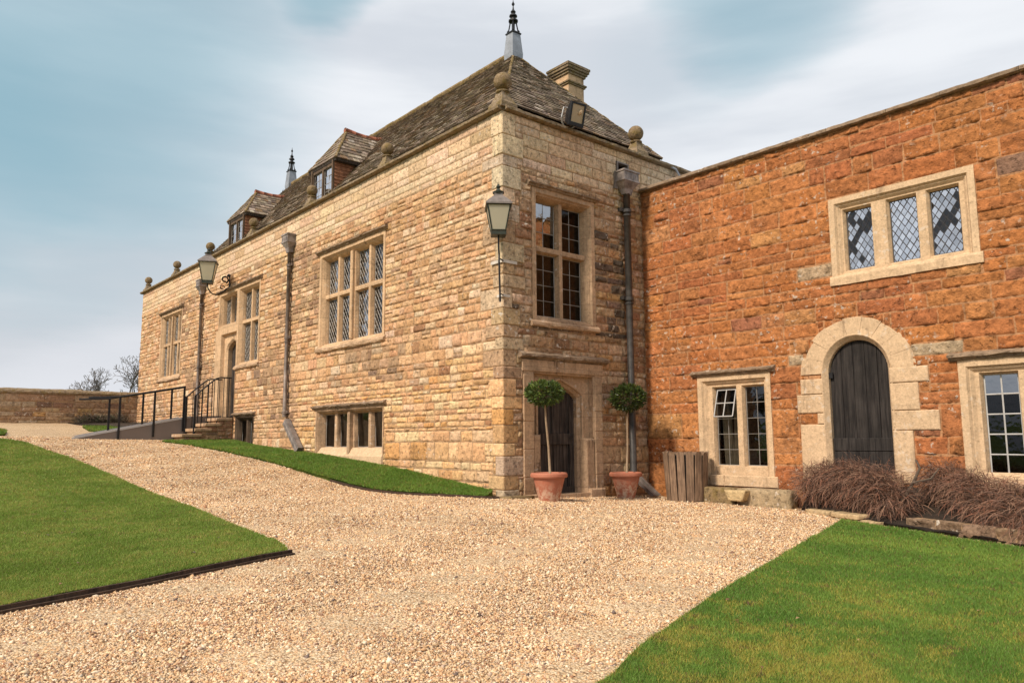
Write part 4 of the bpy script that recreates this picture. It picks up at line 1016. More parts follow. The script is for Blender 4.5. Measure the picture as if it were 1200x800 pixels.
# ------------------------------------------------------------------ boundary wall
bw = thing('boundary_wall', (HX, -7, 1.7), 'low stone wall with a moss topped coping closing the far end of the gravel', 'wall')
B_ = Fr((HX+.02, 0, 0), (0, 1, 0), (1, 0, 0))
BWP = [(4, (.37, .24, .145)), (3, (.42, .29, .18)), (2, (.29, .185, .12)), (2, (.45, .33, .22)), (1, (.22, .14, .10)), (1, (.44, .27, .12))]
b = MB(); stone_wall(b, B_, -14, .04, 1.5, 2.88, [], (.14, .30), (.3, .95), lambda u, v: BWP, gap=.012, h=.012, rough=.018); bo = b.build('wall', M['front'], bw, True)
b = MB(); b.box((HX-.4, -14, .8), (HX+.02, .2, 2.90)); b.build('mortar', M['mortar'], bo)
b = MB(); u = -14
while u < -.1:
    l = min(random.uniform(.7, 1.2), .1-u)
    if .1-u-l < .3: l = .1-u
    prism(b, B_, [(-.45, 2.885), (.06, 2.885), (.075, 2.95), (.03, 3.03), (-.2, 3.09+random.uniform(-.02, .02)), (-.45, 3.0)], u, u+l-.005, .13, .012); u += l
b.build('coping', M['coping'], bw)

# ------------------------------------------------------------------ ramp and steps at the upper door
ramp = thing('access_ramp', (-15.1, -2.6, 1.0), 'brown sided ramp with black post handrails rising to the upper door', 'ramp')
XR = -14.30; z_at = lambda y: float(np.interp(y, [-4.30, -1.0, -.05], [1.09, 1.76, 1.80]))
r = MB(); ys = [-4.30, -3.5, -2.6, -1.8, -1.0, -.05]
V = []; 
for x in (XR-1.25, XR):
    for y in ys: V += [(x, y, z_at(y)-.005), (x, y, .75)]
n = len(ys)*2; F = []
for i in range(len(ys)-1):
    F += [(2*i, 2*i+1, 2*i+3, 2*i+2), (n+2*i, n+2*i+2, n+2*i+3, n+2*i+1), (2*i, 2*i+2, n+2*i+2, n+2*i)]
F += [(0, n, n+1, 1)]; r.add(V, F); r.build('side_panel', M['panel'], ramp)
r = MB()
for x in (XR-1.24, XR+.004):
    for a_, b_ in zip(ys, ys[1:]):
        if a_ == -1.0: continue
        r.add([(x-.03, a_, z_at(a_)+.02), (x+.012, a_, z_at(a_)+.02), (x+.012, b_, z_at(b_)+.02), (x-.03, b_, z_at(b_)+.02), (x-.03, a_, z_at(a_)-.035), (x+.012, a_, z_at(a_)-.035), (x+.012, b_, z_at(b_)-.035), (x-.03, b_, z_at(b_)-.035)], [(0, 1, 2, 3), (1, 5, 6, 2), (0, 3, 7, 4), (0, 4, 5, 1), (3, 2, 6, 7)])
r.build('edge_trim', M['panel_edge'], ramp)
def rail(x, y0, y1, hgt, ext=.45):
    t = MB(); tube(t, [(x, y0-ext, z_at(y0)+hgt-.05), (x, y0, z_at(y0)+hgt), (x, y1, z_at(y1)+hgt)], .026, 8); t.build('handrail', M['black'], ramp)
def post(x, y, zb, zt, w=.03, parent=None):
    t = MB(); t.box((x-.012, y-w, zb), (x+.018, y+w, zt)); t.box((x-.02, y-.014, zt-.06), (x+.026, y+.014, zt)); t.build('post', M['black'], parent or ramp)
rail(XR+.04, -3.1, -1.22, .98, .85); rail(XR-1.22, -3.1, -.9, .98, .85)
for y in (-3.1, -2.12, -1.25): post(XR+.04, y, max(z_at(y)-.42, float(terr(XR, y))), z_at(y)+.97)
for y in (-3.1, -2.12, -1.25): post(XR-1.22, y, z_at(y)-.02, z_at(y)+.97)
# stone steps beside it
steps = thing('stone_steps', (-13.75, -.8, 1.0), 'short flight of worn stone steps against the facade beside the ramp', 'steps')
sx0, sx1 = XR+.03, -13.30
for k, (y0, y1, z) in enumerate(((-1.58, -.98, 1.20), (-1.20, -.68, 1.37), (-.90, -.38, 1.53), (-.56, -.06, 1.70))):
    s = MB(); P_ = Fr((sx1, 0, 0), (0, 1, 0), (1, 0, 0)); fbox(s, P_, y0, y1, z-.09, z, -(sx1-sx0), .03, ch=.012, jit=.006); s.build('step', M['dressed_worn'], steps)
P_ = Fr((sx1-.02, 0, 0), (0, 1, 0), (1, 0, 0)); s = MB()
for y0, z in ((-1.50, 1.11), (-1.12, 1.28), (-.83, 1.44), (-.50, 1.61)):
    pass
REDD = [(3, (.36, .20, .115)), (3, (.31, .165, .095)), (2, (.42, .26, .15)), (1, (.25, .15, .10))]
for (ya, yb_, zt) in ((-1.50, -1.14, 1.11), (-1.14, -.84, 1.28), (-.84, -.50, 1.44), (-.50, -.04, 1.61)):
    stone_wall(s, P_, ya, yb_, .8, zt, [], (.09, .14), (.16, .34), lambda u, v: REDD, gap=.012, h=.014, rough=.014)
so_ = s.build('side_wall', M['rubble'], steps, True); s = MB()
for (ya, yb_, zt) in ((-1.50, -1.14, 1.11), (-1.14, -.84, 1.28), (-.84, -.50, 1.44), (-.50, -.04, 1.61)): s.box((sx0+.01, ya, .6), (sx1-.02, yb_, zt))
s.build('mortar', M['mortar'], so_)
rl = thing('stair_railing', (-13.4, -.8, 1.2), 'thin black iron railing curving up the stone steps to the upper door', 'railing')
def srail(x):
    t = MB(); pts = [(x, -1.20, 2.36), (x, -1.0, 2.56), (x, -.75, 2.78), (x, -.58, 2.92), (x, -.45, 2.96), (x, -.10, 2.96)]; tube(t, pts, .022, 8); t.build('handrail', M['black'], rl)
    t = MB(); t.box((x-.03, -1.23, 1.2), (x+.03, -1.17, 2.38)); t.build('newel_post', M['black'], rl)
    for y, zb in ((-1.0, 1.37), (-.83, 1.37), (-.70, 1.53), (-.52, 1.53), (-.34, 1.7), (-.18, 1.7)):
        zt = float(np.interp(y, [p[1] for p in pts], [p[2] for p in pts])); t = MB(); tube(t, [(x, y, zb), (x, y, zt)], .013, 6); t.build('baluster', M['black'], rl)
srail(sx1-.06); srail(sx0+.08)

# ------------------------------------------------------------------ lanterns
def lantern(c, side, hgt, yawd, label, bracket):
    root = thing('wall_lantern', c, label, 'lantern', 'lanterns on the stone house')
    def rot(p): a = R(yawd); return (c[0]+p[0]*math.cos(a)-p[1]*math.sin(a), c[1]+p[0]*math.sin(a)+p[1]*math.cos(a), c[2]+p[2])
    s1 = side/2; s0 = side*.29; H = hgt; th = .018
    g = MB(); q = [rot((sx*s0, sy*s0, .02)) for sx, sy in ((-1,-1),(1,-1),(1,1),(-1,1))]+[rot((sx*s1*.97, sy*s1*.97, H)) for sx, sy in ((-1,-1),(1,-1),(1,1),(-1,1))]
    g.add(q, [(0,1,5,4),(1,2,6,5),(2,3,7,6),(3,0,4,7)]); g.build('glass', M['lampglass'], root)
    f = MB()
    for i in range(4): tube(f, [q[i], q[4+i]], th*.8, 5)
    for i in range(4): tube(f, [q[i], q[(i+1) % 4]], th, 5); tube(f, [q[4+i], q[4+(i+1) % 4]], th*1.3, 5)
    b0 = [rot((sx*s0*1.08, sy*s0*1.08, z)) for z in (-.06, .0) for sx, sy in ((-1,-1),(1,-1),(1,1),(-1,1))]
    f.add(b0, [(0,1,5,4),(1,2,6,5),(2,3,7,6),(3,0,4,7),(3,2,1,0),(4,5,6,7)]); f.build('frame', M['green_black'], root)
    rf_ = MB(); e = s1*1.12; tp = s1*.34
    V = [rot((sx*a, sy*a, z)) for a, z in ((e, H), (e, H+.03), (tp, H+.03+side*.42), (tp*1.0, H+.03+side*.55)) for sx, sy in ((-1,-1),(1,-1),(1,1),(-1,1))]
    F = [(i*4+k, i*4+(k+1) % 4, i*4+4+(k+1) % 4, i*4+4+k) for i in range(3) for k in range(4)]+[(3,2,1,0),(12,13,14,15)]
    rf_.add(V, F); rf_.build('roof', M['lead_dark'], root)
    t = MB(); lathe(t, rot((0, 0, H+side*.58)), [(tp*1.4, 0), (tp*1.5, .03), (tp*.7, .06), (tp*.35, .10), (tp*.6, .13), (.004, .20)], 12); t.build('finial', M['green_black'], root)
    bb = MB(); bracket(bb); bb.build('bracket', M['black'], root)
    lm = MB(); lathe(lm, rot((0, 0, .0)), [(.03, 0), (.03, .12), (.02, .14), (.02, .30), (.004, .32)], 8); lm.build('lamp_holder', M['dressed'], root)
c1 = (.155, -.23, 4.80)
def br1(b):
    tube(b, [(c1[0], c1[1], 4.76), (c1[0]-.02, c1[1]+.02, 4.5), (c1[0]-.03, c1[1]+.04, 4.40), (c1[0]-.01, c1[1]+.02, 4.28), (c1[0]-.03, c1[1]+.06, 3.5)], .018, 8)
    tube(b, [(c1[0]-.03, c1[1]+.05, 4.32), (.045, -.03, 4.32)], .014, 6); tube(b, [(c1[0]-.03, c1[1]+.05, 3.66), (.045, -.03, 3.66)], .012, 6)
    pass
LST = MB()
LST.box((-.30, -.052, 4.29), (.045, -.036, 4.35)); LST.box((.032, -.04, 4.29), (.048, .32, 4.35)); LST.box((-.12, -.05, 3.63), (.045, -.036, 3.68)); LST.box((.032, -.04, 3.63), (.048, .14, 3.68))
lantern(c1, .44, .50, 54, 'large glass lantern on a thin rod at the near corner of the stone house', br1)
c2 = (-13.88, -.82, 6.06)
def br2(b):
    p = [(c2[0], c2[1], 6.0), (c2[0], c2[1]+.02, 5.86), (-13.92, -.68, 5.72), (-13.97, -.5, 5.68), (-14.05, -.25, 5.82), (-14.1, -.05, 6.02)]
    tube(b, p, .02, 8); tube(b, [(-14.1, -.02, 5.9), (-14.1, -.02, 6.36)], .035, 8)
    sp = [(-14.1, -.04-.15+.11*math.cos(t)*(1-.08*t), 6.26+.11*math.sin(t)*(1-.08*t)) for t in np.linspace(-1.2, 5.2, 16)]; tube(b, sp, .026, 6)
    sp = [(-14.1, -.27+.08*math.cos(t)*(1-.08*t), 5.98+.08*math.sin(t)*(1-.08*t)) for t in np.linspace(0, 6, 14)]; tube(b, sp, .018, 6)
    lathe(b, (-14.1, -.06, 6.36), [(.05, 0), (.07, .05), (.0, .12)], 8)
lan1 = [o for o in COL.objects if o.name.startswith('wall_lantern')][0]; LST.build('wall_strap', M['strap'], lan1)
lantern(c2, .52, .62, 64, 'glass lantern on a scrolled iron bracket high above the upper door of the long facade', br2)
# floodlight on the parapet
fl = thing('floodlight', (.22, 1.72, 7.5), 'black floodlight tilted down on the parapet of the stone house', 'floodlight')
def fp(x, y, z):   # local: x right, y out of the lens, z up
    a = R(-33); tl = R(-14); y2 = y*math.cos(tl)-z*math.sin(tl)*-1*0 ; y2 = y*math.cos(tl)+z*math.sin(tl)*-1; z2 = y*math.sin(tl)+z*math.cos(tl)
    q_ = R(84); ax = np.array((math.cos(q_), math.sin(q_), 0)); ay = np.array((math.sin(q_), -math.cos(q_), 0)); c = np.array((.20, 1.80, 7.66))
    return c+ax*x*1.02+ay*y2*1.1+np.array((0, 0, z2*1.0))
b = MB(); V = [fp(*p) for p in ((-.10,-.16,-.12),(.10,-.16,-.12),(.10,-.16,.12),(-.10,-.16,.12),(-.19,.06,-.235),(.19,.06,-.235),(.19,.06,.235),(-.19,.06,.235),(-.19,.10,-.235),(.19,.10,-.235),(.19,.10,.235),(-.19,.10,.235),(-.15,.10,-.165),(.15,.10,-.165),(.15,.10,.20),(-.15,.10,.20),(-.15,.085,-.165),(.15,.085,-.165),(.15,.085,.20),(-.15,.085,.20))]
F = [(3,2,1,0)]+[(i*4+k, i*4+(k+1) % 4, i*4+4+(k+1) % 4, i*4+4+k) for i in range(4) for k in range(4)]; b.add(V, F); b.build('housing', M['black'], fl)
b = MB(); b.add([fp(*p) for p in ((-.15,.086,-.165),(.15,.086,-.165),(.15,.086,.20),(-.15,.086,.20))], [(0,1,2,3)]); b.build('lens', mat('amber_lens', lambda t, q: (q.inputs['Base Color'].__setattr__('default_value', (.42, .31, .20, 1)), q.inputs['Roughness'].__setattr__('default_value', .12))), fl)
b = MB(); tube(b, [fp(.03+.012*k, .088, .0+.022*k) for k in range(6)], [.018, .034, .042, .042, .034, .018], 8); b.build('bulb', M['dressed_pale'], fl)
b = MB(); tube(b, [fp(-.2, 0, .1), fp(-.28, -.02, .1), fp(-.30, -.02, -.1), fp(-.24, -.05, -.2), tuple(np.array((.06, 1.62, 7.44)))], .016, 6); tube(b, [fp(.2, 0, 0), fp(.22, -.08, -.1), (.06, 1.85, 7.44)], .016, 6); b.build('bracket', M['panel_edge'], fl)

# ------------------------------------------------------------------ pots and bay trees
def pot(x, y, z, s, label):
    t = thing('plant_pot', (x, y, z), label, 'plant pot', 'terracotta pots by the oak door')
    b = MB(); lathe(b, (x, y, z), [(.155*s, 0), (.165*s, .02*s), (.26*s, .40*s), (.262*s, .41*s)], 36); b.build('body', M['terracotta'], t, True)
    b = MB(); lathe(b, (x, y, z), [(.262*s, .400*s), (.30*s, .408*s), (.307*s, .43*s), (.305*s, .462*s), (.29*s, .482*s), (.262*s, .485*s), (.25*s, .46*s), (.25*s, .43*s)], 36); b.build('rim', M['terracotta'], t)
    b = MB(); lathe(b, (x, y, z), [(.20*s, .30*s), (.245*s, .44*s), (.1*s, .455*s), (.001, .46*s)], 24); b.build('soil', M['soil'], t)
def bay(x, y, z0, zc, r, rz, lean, label, tone=1.):
    t = thing('bay_tree', (x, y, z0), label, 'tree', 'clipped bay trees in the pots')
    b = MB(); pts = [(x-lean[0]*(1-k)**1, y-lean[1]*(1-k), z0+(zc-z0)*k) for k in (0, .35, .7, 1)]
    pts = [(x+.012*math.sin(i*2), y-lean[1]*(1-i/3.), z0+(zc-z0)*i/3.) for i in range(4)]
    tube(b, pts, [.024, .021, .019, .015], 8); b.build('trunk', M['trunk'], t, True)
    b = MB(); V = []; F = []; C_ = []
    for i in range(1700):
        d = Vector((random.gauss(0, 1), random.gauss(0, 1), random.gauss(0, 1))).normalized(); rr = random.uniform(.55, 1.06)**.6*(1+.10*mn.noise(d*3+Vector((x, y, 0))))
        p = Vector((d.x*r*rr, d.y*r*rr, d.z*rz*rr)); ln = random.uniform(.055, .10); wd = ln*.42
        ax = (d*.8+Vector((random.uniform(-1, 1), random.uniform(-1, 1), random.uniform(-.6, 1)))*.8).normalized(); sd_ = ax.cross(Vector((random.uniform(-1, 1), random.uniform(-1, 1), random.uniform(-1, 1)))).normalized()
        c0 = Vector((x, y, zc))+p; nn = ax.cross(sd_)
        V += [c0, c0+ax*ln*.5+sd_*wd*.5+nn*.006, c0+ax*ln, c0+ax*ln*.5-sd_*wd*.5+nn*.006]; k = len(V)-4; F.append((k, k+1, k+2, k+3))
        g_ = random.random(); cc = (.04+.10*g_*g_, .065+.13*g_*g_, .014+.02*g_); 
        if random.random() < .06: cc = (.16, .20, .05)
        C_ += [[q*tone for q in cc]]*4
    b.add([tuple(v) for v in V], F, np.array(C_)); b.build('crown', M['leaf'], t)
    b = MB()
    for i in range(26):
        d = Vector((random.gauss(0, 1), random.gauss(0, 1), random.gauss(.2, .8))).normalized(); e = Vector((x, y, zc-.05))+Vector((d.x*r*.8, d.y*r*.8, d.z*rz*.8)); tube(b, [(x, y, zc-rz*.8), tuple(Vector((x, y, zc-rz*.5)).lerp(e, .5)), tuple(e)], [.008, .006, .003], 4)
    b.build('branch', M['bark'], t)
pot(.70, .48, -.165, 1.1, 'terracotta pot with pale salt stains left of the low oak door'); bay(.70, .39, .30, 1.80, .32, .20, (0, -.12), 'clipped bay ball on a leaning stem in the pot left of the low oak door')
pot(.47, 2.82, -.225, 1.08, 'terracotta pot right of the low oak door, beside the drainpipe'); bay(.47, 2.95, .25, 1.80, .345, .245, (0, .10), 'darker clipped bay ball on a thin stem in the pot beside the drainpipe', .62)

# ------------------------------------------------------------------ slatted bin
bn = thing('litter_bin', (1.36, 3.62, -.24), 'round weathered wooden slat bin against the ironstone wall', 'bin')
b = MB(); n = 15; bc = (1.36, 3.62, -.25)
for i in range(n):
    t = 2*math.pi*i/n+.1; wd = .072; V = []; top_ = .95+random.uniform(-.015, .02)
    for (rr, z) in ((.365, 0), (.425, top_-.03), (.43, top_)):
        for dr in (0, .022):
            for s in (-1, 1):
                k = .6 if z == top_ else 1
                V.append((bc[0]+(rr+dr)*math.cos(t)-s*wd*k*math.sin(t), bc[1]+(rr+dr)*math.sin(t)+s*wd*k*math.cos(t), bc[2]+z))
    F = []
    for l in range(2):
        a = l*4; F += [(a, a+1, a+5, a+4), (a+2, a+6, a+7, a+3), (a, a+4, a+6, a+2), (a+1, a+3, a+7, a+5)]
    F += [(8, 9, 11, 10)]; b.add(V, F)
b.build('slats', M['bin_wood'], bn)
b = MB(); lathe(b, bc, [(.33, .02), (.36, .3), (.40, .88), (.38, .88), (.34, .3), (.30, .06)], 28); b.build('liner', M['black'], bn)
b = MB()
for z, rr in ((.2, .378), (.8, .418)): tube(b, [(bc[0]+rr*math.cos(t), bc[1]+rr*math.sin(t), bc[2]+z) for t in np.linspace(0, 2*math.pi, 30)], .008, 5)
b.build('hoop', M['black'], bn)

# ------------------------------------------------------------------ loose blocks and slabs
def rock(name, c, size, rotz, mt, label, cat, group=None, tilt=0., taper=0.):
    b = MB(); nx, ny, nz_ = 8, 5, 5; V = []; idx = {}; F = []; sd_ = random.uniform(0, 99)
    def vid(i, j, k):
        if (i, j, k) in idx: return idx[(i, j, k)]
        x, y, z = (i/nx-.5), (j/ny-.5), (k/nz_-.5)
        # ease the edges
        q = [x, y, z]; m_ = sum(1 for t in q if abs(abs(t)-.5) < 1e-6); e = .96 if m_ >= 2 else 1
        x *= size[0]*e*(1-taper*(.5-z)); y *= size[1]*e; z *= size[2]*e
        nn = mn.noise(Vector((x*5, y*5, z*5+sd_)))*.022; nn2 = mn.noise(Vector((x*5+9, y*5, z*5+sd_)))*.018
        x += nn; y += nn2; z += nn*.7
        a = rotz; X_ = x*math.cos(a)-y*math.sin(a); Y_ = x*math.sin(a)+y*math.cos(a)
        V.append((c[0]+X_, c[1]+Y_, c[2]+size[2]/2+z+tilt*x)); idx[(i, j, k)] = len(V)-1; return len(V)-1
    for i in range(nx):
        for j in range(ny): F += [(vid(i,j,0), vid(i,j+1,0), vid(i+1,j+1,0), vid(i+1,j,0)), (vid(i,j,nz_), vid(i+1,j,nz_), vid(i+1,j+1,nz_), vid(i,j+1,nz_))]
        for k in range(nz_): F += [(vid(i,0,k), vid(i+1,0,k), vid(i+1,0,k+1), vid(i,0,k+1)), (vid(i,ny,k), vid(i,ny,k+1), vid(i+1,ny,k+1), vid(i+1,ny,k))]
    for j in range(ny):
        for k in range(nz_): F += [(vid(0,j,k), vid(0,j,k+1), vid(0,j+1,k+1), vid(0,j+1,k)), (vid(nx,j,k), vid(nx,j+1,k), vid(nx,j+1,k+1), vid(nx,j,k+1))]
    b.add(V, F); o = b.build(name, mt, None, True); return tag(o, label, cat, group)
M['block_dark'] = stone_mat('lichened_block', base=(.24, .17, .09), lichen=.5, stain=1., bd=.03, moss=.5)
M['block'] = stone_mat('block_stone', base=(.36, .27, .165), lichen=.6, stain=.6, bd=.025)
M['block_yellow'] = stone_mat('yellow_block', base=(.50, .37, .20), lichen=.3, stain=.2, bd=.02)
rock('stone_block', (2.04, 3.80, -.33), (.78, .32, .35), 0, M['block_dark'], 'dark mossy stone block under the wing window, next to the wooden bin', 'stone block')
rock('stone_block', (3.03, 3.80, -.40), (1.10, .34, .43), 0, M['block'], 'long speckled grey stone block under the wing window, next to the bare bush', 'stone block')
rock('stone_block', (2.58, 3.54, -.20), (.46, .20, .20), .05, M['block_yellow'], 'small pale wedge of stone leaning on the two bigger blocks under the wing window', 'stone block', taper=.35)
M['slab'] = stone_mat('kerb_slab', base=(.48, .35, .20), lichen=.3, stain=.3, bd=.02)
for (x, y, z, l, d, h_, rz, lab) in ((4.30, 3.42, -.33, .55, .26, .085, -.42, 'flat pale slab edging the bed, nearest the grey block'), (4.95, 3.05, -.31, .68, .26, .075, -.50, 'longest flat slab edging the bed in front of the arched door'),
        (5.10, 2.98, -.42, .5, .24, .10, -.50, 'darker slab lying underneath the longest bed slab'), (5.45, 2.78, -.38, .34, .24, .08, -.45, 'small slab at the lawn corner, right end of the bed edging'), (5.62, 2.66, -.43, .30, .2, .05, -.4, 'thin sunken slab at the lawn corner below the bare bush')):
    rock('edging_slab', (x, y, z), (l, d, h_), rz, M['slab'], lab, 'stone slab', 'slabs edging the planting bed')
# retaining wall below the right hand bush
rw = thing('retaining_wall', (7.4, 2.3, -.4), 'low crumbling stone edge half hidden under the right hand bare bush', 'wall')
u_ = np.array((10.6-5.95, .82-2.70, 0)); ln_ = np.linalg.norm(u_); u_ /= ln_; fr_ = Fr((5.95, 2.74, 0), u_, (u_[1], -u_[0], 0))
b = MB(); RWP = [(3, (.30, .20, .135)), (3, (.26, .17, .11)), (1, (.36, .25, .17)), (1, (.20, .13, .09))]
stone_wall(b, fr_, 0, ln_, -.66, -.20, [], (.12, .3), (.2, .6), lambda u, v: RWP, gap=.006, h=.01, rough=.10); o = b.build('face', M['front'], rw, True)
b = MB(); fbox(b, fr_, 0, ln_, -.8, -.22, -.25, 0); b.build('core', M['mortar'], o)

# ------------------------------------------------------------------ bare bushes
def bush(name, spine, n, ln, label, cat, group, wt=.0045, droop=.9, cols=((.20, .105, .07), (.12, .066, .045), (.27, .155, .10), (.08, .047, .035), (.23, .10, .06)), spread=.35, root=None, up=.55, front=(.3, -1, 0)):
    t = thing(name, tuple(spine[0][:3]), label, cat, group); V = []; F = []; C_ = []
    P = np.array([s[:3] for s in spine]); RR = np.array([s[3] for s in spine]); sl_ = np.r_[0, np.cumsum(np.linalg.norm(np.diff(P, axis=0), axis=1))]
    fv = Vector(front).normalized()
    for i in range(n):
        s = random.uniform(0, sl_[-1]); p = Vector([np.interp(s, sl_, P[:, k]) for k in range(3)]); r_ = float(np.interp(s, sl_, RR))*(1+.25*nz1(s*2.2, 3, 0))
        q = Vector((random.gauss(0, 1), random.gauss(0, 1), random.gauss(0, 1))); q = q.normalized()*random.random()**.45; p = p+Vector((q.x*r_, q.y*r_*.8, q.z*r_))
        fld = Vector((mn.noise(p*2.6), mn.noise(p*2.6+Vector((9, 0, 0))), mn.noise(p*2.6+Vector((0, 9, 0)))))
        d = (q*.7+fld*.5+fv*random.uniform(-.1, .7)+Vector((random.uniform(-1.3, 1.3), random.uniform(-.6, .6), random.uniform(-.7, .9)*up*2))).normalized(); l = ln*random.uniform(.5, 1.2); seg = 4
        pts = []; w_ = wt*random.uniform(.6, 1.4)
        for k in range(seg+1):
            pts.append(p.copy()); p = p+d*(l/seg); d = (d+Vector((random.uniform(-.30, .30), random.uniform(-.30, .30), -droop*l*1.6*random.uniform(.5, 1.2)))).normalized()
        sd_ = d.cross(Vector((.6, -.7, .2))).normalized(); up_ = d.cross(sd_); base = len(V); c = random.choice(cols); kk = random.uniform(.7, 1.3)
        for k, pp in enumerate(pts):
            w2 = w_*(1-.7*k/seg)
            V += [tuple(pp+sd_*w2), tuple(pp-sd_*w2*.6+up_*w2), tuple(pp-sd_*w2*.6-up_*w2)]; C_ += [tuple(x*kk for x in c)]*3
        for k in range(seg):
            a = base+k*3; F += [(a, a+1, a+4, a+3), (a+1, a+2, a+5, a+4), (a+2, a, a+3, a+5)]
        for k in (2, 3):
            pp = pts[k]; q2 = (d+Vector((random.uniform(-1, 1), random.uniform(-1, 1), random.uniform(-.8, .8)))).normalized()*l*random.uniform(.25, .5); w2 = w_*.5; a = len(V)
            V += [tuple(pp+up_*w2), tuple(pp-up_*w2), tuple(pp+q2)]; C_ += [tuple(x*kk for x in c)]*3; F.append((a, a+1, a+2))
    b = MB(); b.add(V, F, np.array(C_)); b.build('twigs', M['twig'], t)
    if root:
        b = MB()
        for pts, r0 in root: tube(b, pts, [r0*(1-.15*k) for k in range(len(pts))], 6)
        b.build('stems', M['bark'], t)
    return t
bush('bare_bush', [(3.92, 3.74, .16, .30), (4.4, 3.60, .20, .36), (4.9, 3.42, .20, .38), (5.4, 3.2, .16, .36), (5.72, 2.95, .0, .32)], 7000, .24, 'dense brown leafless bush in front of the arched door', 'bush', 'bare bushes along the ironstone wall',
     root=[([(5.2, 3.5, -.2), (5.0, 3.4, .1), (4.6, 3.4, .3)], .03), ([(5.6, 3.2, -.3), (5.5, 3.1, 0), (5.3, 3.1, .3)], .03)])
bush('bare_bush', [(6.0, 3.55, .34, .24), (6.5, 3.3, .22, .30), (7.1, 2.75, .04, .36), (7.7, 2.30, -.06, .38), (8.4, 1.95, -.12, .40), (9.2, 1.6, -.15, .40)], 8000, .25, 'sprawling brown leafless bush trailing over a stone edge under the right hand window', 'bush', 'bare bushes along the ironstone wall',
     root=[([(5.8, 3.0, .0), (5.95, 3.1, .3), (6.05, 3.1, .5), (6.0, 3.1, .62)], .026), ([(5.95, 3.05, .28), (6.2, 3.1, .35), (6.3, 3.15, .5)], .018)])
# dead border plants below the boundary wall
GRY = ((.10, .075, .055), (.06, .05, .035), (.07, .075, .035), (.13, .095, .065))
bush('border_plant', [(-23.9, -2.3, 1.78, .22), (-23.9, -1.4, 1.8, .25), (-23.8, -.5, 1.8, .25)], 1300, .30, 'dark low dead border plants at the foot of the boundary wall', 'plant', None, wt=.010, droop=.3, cols=GRY)
bush('border_plant', [(-21.5, -.7, 1.55, .16), (-19.0, -.6, 1.4, .2), (-16.4, -.6, 1.25, .2)], 1300, .25, 'straggly dark dead plants along the foot of the house behind the ramp', 'plant', None, wt=.009, droop=.3, cols=GRY)
b, _ = ruled('planting_bed', [(-24.2, -2.6, 1.74), (-20, -1.5, 1.5), (-15.9, -1.3, 1.22)], [(-24.2, -.05, 1.80), (-20, -.05, 1.58), (-15.9, -.05, 1.36)], M['soil'], 30, 6, 0, .2, .01); tag(b, kind='structure')

# ------------------------------------------------------------------ timber edgings
def edging(P, h0, h1, th, label, off=0.):
    P = [Vector((p[0], p[1], 0)) for p in P]; V = []; F = []; b = MB(); Q = []
    for a, c in zip(P, P[1:]):
        n = max(1, int((c-a).length/.35))
        for i in range(n): Q.append(a.lerp(c, i/n))
    Q.append(P[-1])
    for i, p in enumerate(Q):
        d = (Q[min(i+1, len(Q)-1)]-Q[max(0, i-1)]).normalized(); s = Vector((d.y, -d.x, 0)); g_ = float(terr(p.x, p.y)); jz = random.uniform(-.004, .004); 
        for (o_, z) in ((0, h0), (th, h0), (th, h1), (0, h1)): V.append((p.x+s.x*(o_+off), p.y+s.y*(o_+off), g_+z+jz))
    for i in range(len(Q)-1):
        for k in range(4): F.append((i*4+k, i*4+(k+1) % 4, i*4+4+(k+1) % 4, i*4+4+k))
    F += [(0, 1, 2, 3), (len(V)-1, len(V)-2, len(V)-3, len(V)-4)]; b.add(V, F); o = b.build('timber_edging', M['edging']); return tag(o, label, 'edging board')
E1 = [(5.3, -14), (3.98, -8.26), (3.77, -7.12), (3.40, -5.66)]
edging(E1, -.1, .022, .04, 'lower dark timber board along the near edge of the left lawn', .03)
edging(E1, -.1, .055, .03, 'upper dark timber board against the turf of the left lawn', -.005)
edging([(-4.4, -1.19), (-4.02, -1.18), (-2.76, -1.11), (-1.29, -.83), (.12, -.55), (.30, -.35)], -.1, .05, .03, 'thin dark timber board holding the grass bank beside the house corner', .0)
rock('plinth_stone', (.16, .14, -.32), (.30, .7, .26), 0.05, M['block_dark'], 'dark worn footing stone at the near corner of the stone house', 'stone block')

